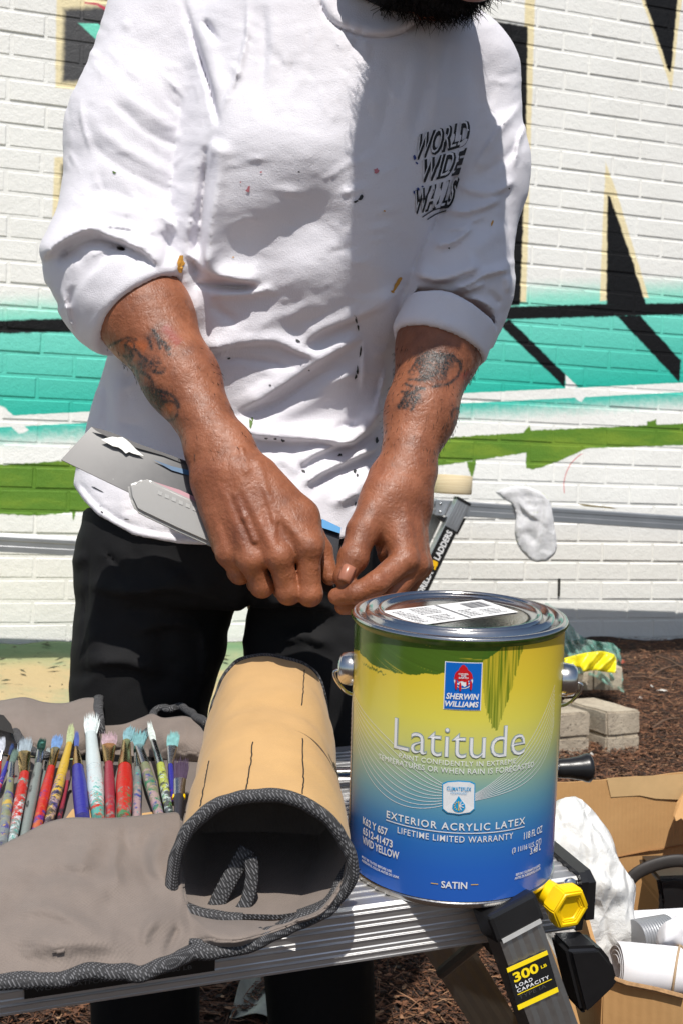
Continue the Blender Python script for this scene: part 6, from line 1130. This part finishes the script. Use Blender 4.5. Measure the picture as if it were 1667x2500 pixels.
    def pants(P):
        u, v, dep = proj(P); d = np.maximum(TORSO(P)+.004, .0); tz = TORSO(P)+.004; zt, zb = at(580, 1240, MD)[2], at(580, 1470, MD)[2]; d = smax(smax(tz, P[:, 2]-zt, .01), zb-P[:, 2], .03)
        l = smin(cone(P, at(385, 1420, MD), at(362, 1580, 1.35), .094, .082), cone(P, at(362, 1580, 1.35), at(342, 1700, 1.345), .082, .072), .02); l = smin(l, cone(P, at(342, 1700, 1.345), KL, .072, .066), .02); l = smin(l, cone(P, KL, AL-A((0, 0, .02)), .066, .060), .03)
        r = smin(cone(P, at(778, 1420, MD), at(780, 1620, 1.35), .084, .081), cone(P, at(780, 1620, 1.35), KR, .081, .072), .02); r = smin(r, cone(P, KR, AR-A((0, 0, .02)), .072, .062), .03)
        d = smin(smin(l, r, .006), d, .014)-PF(u, v); return smax(d, gnd+.02-P[:, 2], .004)
    V, Q = surfnet(pants, (-.42, 1.16, gnd-.02), (.30, 1.58, .99), .0046)
    pm = M('black trousers', (.0075, .0075, .0085, 1), .8, Specular_IOR_Level=.25); pm.set(**{'Base Color': pm.mix(pm.rng(pm.noise(95, 3, .6), .775, .8), (.0085, .0085, .0095, 1), (.08, .11, .10, 1)), 'Normal': pm.bump(pm.noise(600, 3), .2, .001)}); mk('trousers', V, Q, pm.m, man, smooth=True)
    shoe = simple('black shoe', (.012, .012, .012, 1), .5, var=.2)
    for a_ in (AL, AR):
        b_ = MB(); sec = []
        for k, (yy, wd, hh) in enumerate(((.07, .030, .05), (.04, .036, .075), (-.02, .038, .07), (-.08, .044, .052), (-.14, .042, .042), (-.18, .022, .028))): sec.append([A((a_[0]+wd*math.cos(t), a_[1]+yy, gnd+max(.0, hh*.5+hh*.62*math.sin(t)))) for t in np.linspace(0, 2*math.pi, 18)])
        b_.grid(np.array(sec)); b_.add([p for p in sec[0]], [tuple(range(18))]); b_.add([p for p in sec[-1]], [tuple(range(18))]); b_.build('shoe', shoe, man, smooth=True)
    # ---- beard and hair: strands over a dark mass
    hm = M('black hair', (.006, .005, .005, 1), .62, Specular_IOR_Level=.3); hm = hm.m; b_ = MB(); r3 = random.Random(9)
    bc = at(1055, -125, 1.175)
    def hairmass(P): return smin(smin(ell(P, bc, (.066, .055, .055)), ell(P, at(1105, -52, 1.19), (.032, .030, .028)), .03), smin(smin(ell(P, at(985, -62, 1.18), (.042, .034, .022)), ell(P, at(915, -62, 1.18), (.036, .03, .015)), .02), smax(ell(P, hp(-.008, .022, 0), (.084, .097, .098), RH), (P-hc)@gz_-.055+.35*np.abs((P-hc)@cr_-.03), .012), .02), .03)
    Vh, Qh = surfnet(hairmass, (-.06, .88, 1.36), (.26, 1.36, 1.72), .005); Vh = Vh+.003*vnoise(Vh, 70, 3)[:, None]; mk('hair_and_beard', Vh, Qh, hm, man, smooth=True)
    sel = [i for i in range(len(Vh)) if proj(Vh[i])[1] > -90 and proj(Vh[i])[0] > 925 and Vh[i][1] < 1.26]
    for _ in range(2600):
        p = Vh[r3.choice(sel)]; d = nrm(A((r3.gauss(.1, .55), r3.gauss(-.12, .4), -1.))); L = r3.uniform(.006, .024); q = p+d*L*.5+A((r3.gauss(0, .004), r3.gauss(0, .004), 0)); e = q+nrm(d+A((r3.gauss(0, .7), r3.gauss(0, .5), 0)))*L*.5; s = nrm(np.cross(d, cF))*.00032; b_.add([p-s, p+s, q+s, q-s, e], [(0, 1, 2, 3), (3, 2, 4)])
    sel2 = [i for i in range(len(Vh)) if np.dot(Vh[i]-hc, cr_) > -.02]
    for _ in range(5000):
        p = Vh[r3.choice(sel2)]; nn = nrm(p-hc); d = nrm(nn*.35-gz_*.7+A((r3.gauss(0, .45), r3.gauss(0, .45), r3.gauss(0, .45)))); L = r3.uniform(.01, .028); q = p+d*L*.5; e = q+nrm(d-nn*.6+A((r3.gauss(0, .3), r3.gauss(0, .3), r3.gauss(0, .3))))*L*.5; s = nrm(np.cross(d, nn))*.0004; b_.add([p-s, p+s, q+s, q-s, e], [(0, 1, 2, 3), (3, 2, 4)])
    mk('hair_strands', np.concatenate(b_.v), b_.f, hm, man)
    return man, bvh
MAN, SHIRT_BVH = man()
# ================================================================ plastic spatula blade in the man's hand
def trowel():
    L0 = at(150, 1122, 1.160); T0 = at(224, 1042, 1.178); R1 = at(832, 1288, 1.176); R0 = at(813, 1452, 1.150)
    t = thing('spreader_blade', 'wide grey translucent plastic spreader held in the hand, smeared with white paint', 'spreader', tuple((L0+T0+R1+R0)/4))
    m = M('clear grey plastic', rough=.22, Specular_IOR_Level=.35); n = m.noise(20, 4, .6); X = nrm(R1-T0); dr = nrm(np.cross(nrm(np.cross(X, L0-T0)), X)); 
    a_ = m.n('VectorMath', [m.n('VectorMath', [m.pos(), tuple(T0)], operation='SUBTRACT'), tuple(X)], operation='DOT_PRODUCT', out=1); st = m.noise(60, 4, .7, m.n('CombineXYZ', [m.math('MULTIPLY', a_, .5), m.n('SeparateXYZ', [m.pos()], out=2), 0]))
    gr = m.rng(m.math('ADD', a_, m.math('MULTIPLY', m.math('SUBTRACT', n, .5), .10)), .0, .16); c = m.mix(gr, srgb(124, 123, 122), srgb(58, 59, 63)); c = m.mix(m.rng(m.noise(160, 5, .7), .70, .73), c, (.02, .02, .025, 1)); c = m.mix(m.rng(st, .70, .74), c, (.75, .75, .74, 1)); m.set(**{'Base Color': c}); N = nrm(np.cross(X, T0-L0)); N = N if N@cF < 0 else -N  # blade's reflection painted as light grey running into dark grey
    G = np.zeros((40, 12, 3))
    for i in range(40):
        for j in range(12):
            k, q = i/39, j/11; G[i, j] = (T0*(1-k)+R1*k)*(1-q)+(L0*(1-k)+R0*k)*q+N*.004*math.sin(k*math.pi)
    MB().grid(G, .0016, N).build('blade', m.m, t, smooth=True, auto=40)
    # dark stained top edge and dried white paint along it
    bp = lambda u, v, e=.0012: onpl(u, v, (T0+R1+L0+R0)/4+N*(e+.004), N)
    def patch(pts, mat, name, e): V = [bp(*p, e) for p in pts]; c_ = sum(V)/len(V); MB().add(V+[c_], [(i, (i+1) % len(V), len(V)) for i in range(len(V))]).build(name, mat, t)
    dk = simple('dried dark edge', (.02, .018, .022, 1), .5, var=.3); wp = simple('dried white paint', (.78, .78, .74, 1), .5, var=.05)
    patch([(224, 1042), (262, 1052), (290, 1062), (330, 1080), (420, 1112), (480, 1135), (470, 1140), (400, 1112), (330, 1092), (285, 1072), (262, 1066), (236, 1052)], dk, 'edge_stain', .0014)
    patch([(248, 1073), (262, 1069), (275, 1066), (288, 1068), (300, 1067), (310, 1074), (318, 1081), (332, 1096), (345, 1107), (352, 1113), (336, 1110), (325, 1107), (316, 1103), (308, 1107), (299, 1098), (290, 1092), (276, 1089), (262, 1081)], wp, 'paint_smear', .0022)
    patch([(375, 1122), (420, 1138), (470, 1150), (505, 1166), (505, 1178), (460, 1160), (420, 1148)], simple('dried blue paint edge', srgb(40, 90, 130), .5, var=.2), 'paint_smear', .0018)
    patch([(786, 1266), (832, 1288), (830, 1302), (786, 1288)], simple('bright blue paint', srgb(40, 140, 200), .4, var=.1), 'paint_smear', .0020)
    # thick white moulded grip along the lower half, with a ladder of square holes
    g = M('white moulded plastic', (.27, .268, .26, 1), .22, Subsurface_Weight=.3, Subsurface_Radius=(1, .95, .85), Subsurface_Scale=.01); g = g.m
    gp = [(312, 1186), (332, 1184), (352, 1172), (366, 1176), (525, 1252), (640, 1305), (700, 1330), (700, 1425), (640, 1400), (534, 1346), (430, 1300), (350, 1262), (332, 1252), (318, 1222)]
    V = [bp(u, v, .003) for u, v in gp]; b = MB().prism(V, N, .008).build('grip', g, t); bm = bmesh.new(); bm.from_mesh(b.data); bmesh.ops.bevel(bm, geom=[e for e in bm.edges if e.calc_length() > .004], offset=.003, segments=3, affect='EDGES'); bm.to_mesh(b.data); bm.free(); b.data.polygons.foreach_set('use_smooth', [True]*len(b.data.polygons)); b.data.set_sharp_from_angle(angle=.7)
    hol = simple('grip hole', (.34, .34, .33, 1), .6, var=0)
    for k in range(9):
        u, v = 392+17*k, 1203+7.6*k; MB().prism([bp(u-5, v-5, .0112), bp(u+5, v-1, .0112), bp(u+4, v+8, .0112), bp(u-6, v+4, .0112)], N, .0004).build('grip_slot', hol, b)
    patch([(364, 1172), (440, 1196), (525, 1236), (525, 1250), (440, 1214), (366, 1180)], simple('pink stain', srgb(170, 120, 130), .5, var=.1), 'pink_stain', .0026)
trowel()
# ================================================================ boxes, bag and paper rolls at the right
CARD = M('cardboard', rough=.85)
_n = CARD.noise(5, 5, .6); _f = CARD.math('SINE', CARD.math('MULTIPLY', CARD.n('VectorMath', [CARD.pos(), (1, .35, 0)], operation='DOT_PRODUCT', out=1), 900.))
CARD.set(**{'Base Color': CARD.mix(CARD.math('MULTIPLY', _f, .05), CARD.ramp(_n, [(.3, srgb(176, 132, 82)), (.7, srgb(196, 154, 102))]), srgb(150, 110, 68)), 'Normal': CARD.bump(CARD.math('ADD', CARD.noise(40, 4), CARD.math('MULTIPLY', _f, .15)), .25, .003)}); CARD = CARD.m
def outline_blob(poly, d0, th, rnd_, disp, h, name, mat, **kw):
    """a crumpled soft object with the given outline (pixels at distance d0) and real thickness"""
    Q = spline([A(p, float) for p in poly+poly[:1]], 160)
    def f(P):
        u, v, z = proj(P); best = np.full(len(P), 1e9)
        for k in range(len(Q)-1):
            a, b = Q[k], Q[k+1]; e = b-a; t_ = np.clip(((u-a[0])*e[0]+(v-a[1])*e[1])/(e@e+1e-9), 0, 1); best = np.minimum(best, np.hypot(u-a[0]-t_*e[0], v-a[1]-t_*e[1]))
        ins = inpoly(u, v, [tuple(q) for q in Q]); d2 = np.where(ins, -best, best)*d0/FPX; return smax(d2, np.abs(z-d0)-th, rnd_)-disp(P)
    W_ = A([at(a, b, d0) for a, b in Q]); lo = W_.min(0)-A((.03, th+.06, .03)); hi = W_.max(0)+A((.03, th+.06, .03)); V, F_ = surfnet(f, lo, hi, h, .03); return mk(name, V, F_, mat, None, smooth=True, **kw)
def boxes():
    # open cardboard box: far wall lit, near wall with a worn top edge
    t = thing('cardboard_box', 'open brown cardboard box holding paper rolls and a white bag', 'box', (.62, 1.45, float(gz(.62, 1.45))))
    FL, FR_ = at(1322, 1914, 1.72), at(1667, 1888, 1.78); FR_ = FL+(FR_-FL)*2.1; NL, NR = at(1474, 2382, 1.13), at(1667, 2436, 1.10); NR = NL+(NR-NL)*2.7; zg = .05
    def wall(a, b, name, nz=.004, bot=None):
        n = 26; G = np.zeros((n, 12, 3))
        for i in range(n):
            for j in range(12): P = a+(b-a)*i/(n-1); z = zg+(P[2]-zg)*(1-j/11); G[i, j] = (P[0], P[1], z)
        nn = nrm(np.cross(b-a, (0, 0, 1))); G += (nz*vnoise(G, 5, 3)+.0015*vnoise(G, 18, 4))[..., None]*nn; G[:, 0, 2] += .003*vnoise(G[:, 0], 60, 5); return MB().grid(G, .004, nn).build(name, CARD, t, smooth=True, auto=40)
    fw = wall(FL, FR_, 'wall'); wall(NL, NR, 'wall'); wall(FL, NL, 'wall'); wall(FR_, NR, 'wall')
    MB().add([A((p[0], p[1], zg+.002)) for p in (FL, FR_, NR, NL)], [(0, 1, 2, 3)]).build('bottom', CARD, t)
    # crease and torn flap of the far wall
    fn = nrm(np.cross(FR_-FL, (0, 0, 1))); fn = fn if fn@cF < 0 else -fn; fp = lambda u, v, k=.004: onpl(u, v, FL+fn*k, fn)
    MB().tube([fp(1500, 2093), fp(1580, 2077), fp(1667, 2062), fp(1760, 2050)], .0016, 6, True, .5).build('crease', simple('crease brown', srgb(140, 100, 60), .9, var=.1), fw)
    q = [fp(1700, 1900, .006), fp(1668, 1930, .012), fp(1650, 1960, .03), fp(1642, 1992, .045), fp(1646, 2003, .05), fp(1658, 1996, .05), fp(1668, 2004, .055), fp(1700, 2000, .06)]; MB().prism(q, fn, .004).build('torn_flap', CARD, fw)
    q = [fp(1480, 1900, .0025), fp(1667, 1889, .0025), fp(1800, 1880, .0025), fp(1800, 1960, .0025), fp(1650, 1952, .0025), fp(1600, 1950, .0025), fp(1560, 1942, .0025), fp(1490, 1946, .0025)]; MB().add(q, [tuple(range(8))]).build('packing_tape', simple('packing tape', srgb(205, 172, 125), .18, var=.06), fw)
    nn = nrm(np.cross(NR-NL, (0, 0, 1))); nn = nn if nn@cF < 0 else -nn; np_ = lambda u, v, k=.006: onpl(u, v, NL+nn*k, nn)
    MB().tube([np_(1480, 2384), np_(1530, 2402), np_(1600, 2416), np_(1667, 2434)], .0026, 6).build('worn_edge', simple('torn card edge', srgb(165, 130, 92), .95, var=.3, vs=200), t)
    # second, smaller carton edge left of it
    t2 = thing('carton_flap', 'corrugated cardboard flap edge below the black catch block', 'carton', tuple(at(1395, 2480, 1.08)))
    a = [at(1376, 2432, 1.07), at(1392, 2412, 1.07), at(1425, 2540, 1.05), at(1400, 2560, 1.05)]; MB().prism(a, cF, .20).build('flap', CARD, t2)
    # white plastic bag
    bagp = [(1300, 2030), (1345, 1988), (1368, 1972), (1402, 1967), (1432, 1988), (1462, 2020), (1488, 2052), (1506, 2092), (1530, 2128), (1552, 2160), (1556, 2182), (1550, 2215), (1557, 2270), (1558, 2330), (1500, 2372), (1440, 2440), (1400, 2480), (1340, 2440), (1300, 2300)]
    def dis(P): n1 = vnoise(P*A((1.2, 1, .6)), 10, 1); n2 = vnoise(P*A((1, 1, .5)), 34, 2); n3 = vnoise(P*A((1, 1, .6)), 75, 3); return .012*(1-2*np.abs(n1))+.0035*(1-2*np.abs(n2))+.0013*(1-2*np.abs(n3))-.004
    m = M('white plastic bag', (.80, .80, .78, 1), .28, Transmission_Weight=.0, Subsurface_Weight=.35, Subsurface_Radius=(1., 1., .95), Subsurface_Scale=.012); cr = m.n('TexVoronoi', {'Vector': m.n('VectorMath', [m.scaled((1.3, 1, .55)), m.n('VectorMath', [m.noise(9, 3, out=1), (.05, .05, .05)], operation='MULTIPLY')], operation='ADD'), 'Scale': 26.}, feature='DISTANCE_TO_EDGE'); m.set(Normal=m.bump(m.math('ADD', m.rng(cr, 0, .25), m.math('MULTIPLY', m.noise(70, 5, .6, dist=1.2), .6)), .6, .006)); outline_blob(bagp, 1.36, .05, .05, dis, .004, 'plastic_bag', m.m, label='crumpled white plastic bag between the platform end and cardboard box', cat='bag')
    # paper rolls
    PAP = simple('white paper', (.82, .82, .85, 1), .75, var=.03)
    def roll(a, b, r, lab, turns=3.2):
        tt = thing('paper_roll', lab, 'paper roll', tuple(a-A((0, 0, r))), 'rolled white papers in the box'); ax = nrm(b-a); x_ = nrm(np.cross(ax, (0, 0, 1))); y_ = np.cross(x_, ax); n = 140; G = np.zeros((n, 8, 3))
        for i in range(n):
            k = i/(n-1); an = 2*math.pi*turns*k+.7; q = r*(.45+.55*k)
            for j in range(8): G[i, j] = a+(b-a)*j/7+x_*q*math.cos(an)+y_*q*math.sin(an)
        MB().grid(G, .0005).build('sheet', PAP, tt, smooth=True); return tt, ax, x_, y_
    a, b = at(1500, 2362, 1.24), at(1700, 2380, 1.25); b = a+(b-a)*2.2; tr, ax, x_, y_ = roll(a, b, .0265, 'near white paper roll bound with a tan rubber band')
    rb = simple('rubber band', srgb(176, 150, 118), .6, var=.1); rl = np.linalg.norm(at(1600, 2300, 1.22)-at(1500, 2300, 1.22))
    for k0, k1 in ((.032, .060), (.048, .052)): MB().tube([a+ax*(k0+(k1-k0)*(.5-.5*math.cos(t_)))*1.+(x_*math.cos(t_)+y_*math.sin(t_))*.0278+ax*.022 for t_ in np.linspace(0, 2*math.pi, 60)], .0013, 6, False).build('rubber_band', rb, tr, smooth=True)
    a, b = at(1490, 2262, 1.42), at(1700, 2250, 1.45); b = a+(b-a)*2.; roll(a, b, .0165, 'far white paper roll, loose, behind the grey tape')
    # grey tape roll lying on its side, crumpled paper, black strap case
    a, b = at(1548, 2290, 1.31), at(1628, 2276, 1.33); d = nrm(b-a); g = M('grey tape', (.30, .31, .33, 1), .4, .3); w_ = g.math('SINE', g.math('MULTIPLY', g.n('VectorMath', [g.pos(), tuple(d)], operation='DOT_PRODUCT', out=1), 1700.)); g.set(Normal=g.bump(w_, .5, .001)); MB().lathe([(0, 0), (.0195, 0), (.020, .001), (.020, np.linalg.norm(b-a)-.001), (.0195, np.linalg.norm(b-a)), (0, np.linalg.norm(b-a))], a, d, 32).build('grey_tape_roll', g.m, None, smooth=True, auto=40, label='roll of ribbed grey tape lying on the paper rolls', cat='tape roll')
    outline_blob([(1612, 2300), (1622, 2270), (1645, 2250), (1690, 2244), (1730, 2260), (1740, 2300), (1690, 2312), (1640, 2306)], 1.285, .02, .02, lambda P: .007*(1-2*np.abs(vnoise(P, 28, 5)))+.002*vnoise(P, 90, 6), .004, 'paper_wad', PAP, label='crumpled white paper wad on top of the paper rolls', cat='paper')
    tb = thing('black_case', 'black case with a strap handle inside the cardboard box', 'case', tuple(at(1650, 2230, 1.55)))
    q = [at(u, v, 1.55) for u, v in ((1602, 2142), (1640, 2140), (1760, 2138), (1760, 2300), (1596, 2300), (1612, 2200))]; kb = MB().prism(q, cF, .10).build('case_body', BLKP, tb); bm = bmesh.new(); bm.from_mesh(kb.data); bmesh.ops.bevel(bm, geom=list(bm.edges), offset=.005, segments=2, affect='EDGES'); bm.to_mesh(kb.data); bm.free()
    MB().tube([at(u, v, 1.53) for u, v in spline([A(p, float) for p in ((1532, 2152), (1560, 2128), (1610, 2108), (1668, 2102), (1720, 2125), (1735, 2150))], 30)], .0085, 10, True, .35, cF).build('strap', simple('dark strap', (.035, .03, .027, 1), .55, var=.2), tb, smooth=True)
boxes()
def rag():
    rm = M('terry cloth', (.84, .84, .85, 1), .95, Sheen_Weight=.3); rm.set(**{'Base Color': rm.mix(rm.rng(rm.noise(22, 3), .64, .7), rm.mix(rm.rng(rm.noise(60, 4, .7), .35, .7), (.86, .86, .87, 1), (.78, .78, .80, 1)), srgb(206, 212, 176)), 'Normal': rm.bump(rm.noise(420, 4, .8), .8, .006)})
    d0 = float((onpl(1300, 1240, W0+WN*.437, WN)-CAM)@cF); W_ = Field(1150, 1150, 1400, 1420, 2.)
    for pts, w_, a_, ty in (([(1258, 1215), (1285, 1250), (1322, 1275)], 16, .012, 's'), ([(1275, 1285), (1292, 1310), (1318, 1325)], 14, -.008, 'r'), ([(1332, 1225), (1326, 1280), (1305, 1340)], 16, .010, 's'), ([(1268, 1260), (1274, 1300), (1292, 1345)], 12, .007, 'r')): W_.stroke(pts, w_, a_, ty)
    def dsp(P): u, v, z = proj(P); return W_(u, v)+.004*(1-2*np.abs(vnoise(P*A((1.4, 1, .6)), 15, 11)))+.0018*(1-2*np.abs(vnoise(P, 45, 12)))+.0012*vnoise(P, 150, 13)
    outline_blob([(1212, 1202), (1236, 1194), (1268, 1190), (1302, 1198), (1330, 1212), (1344, 1240), (1349, 1282), (1354, 1338), (1340, 1361), (1312, 1370), (1290, 1359), (1268, 1338), (1259, 1305), (1262, 1280), (1260, 1250), (1252, 1232), (1228, 1214)], d0-.005, .020, .014, dsp, .004, 'rag', rm.m, label='white terry rag draped over the edge of the silver platform', cat='rag')
rag()
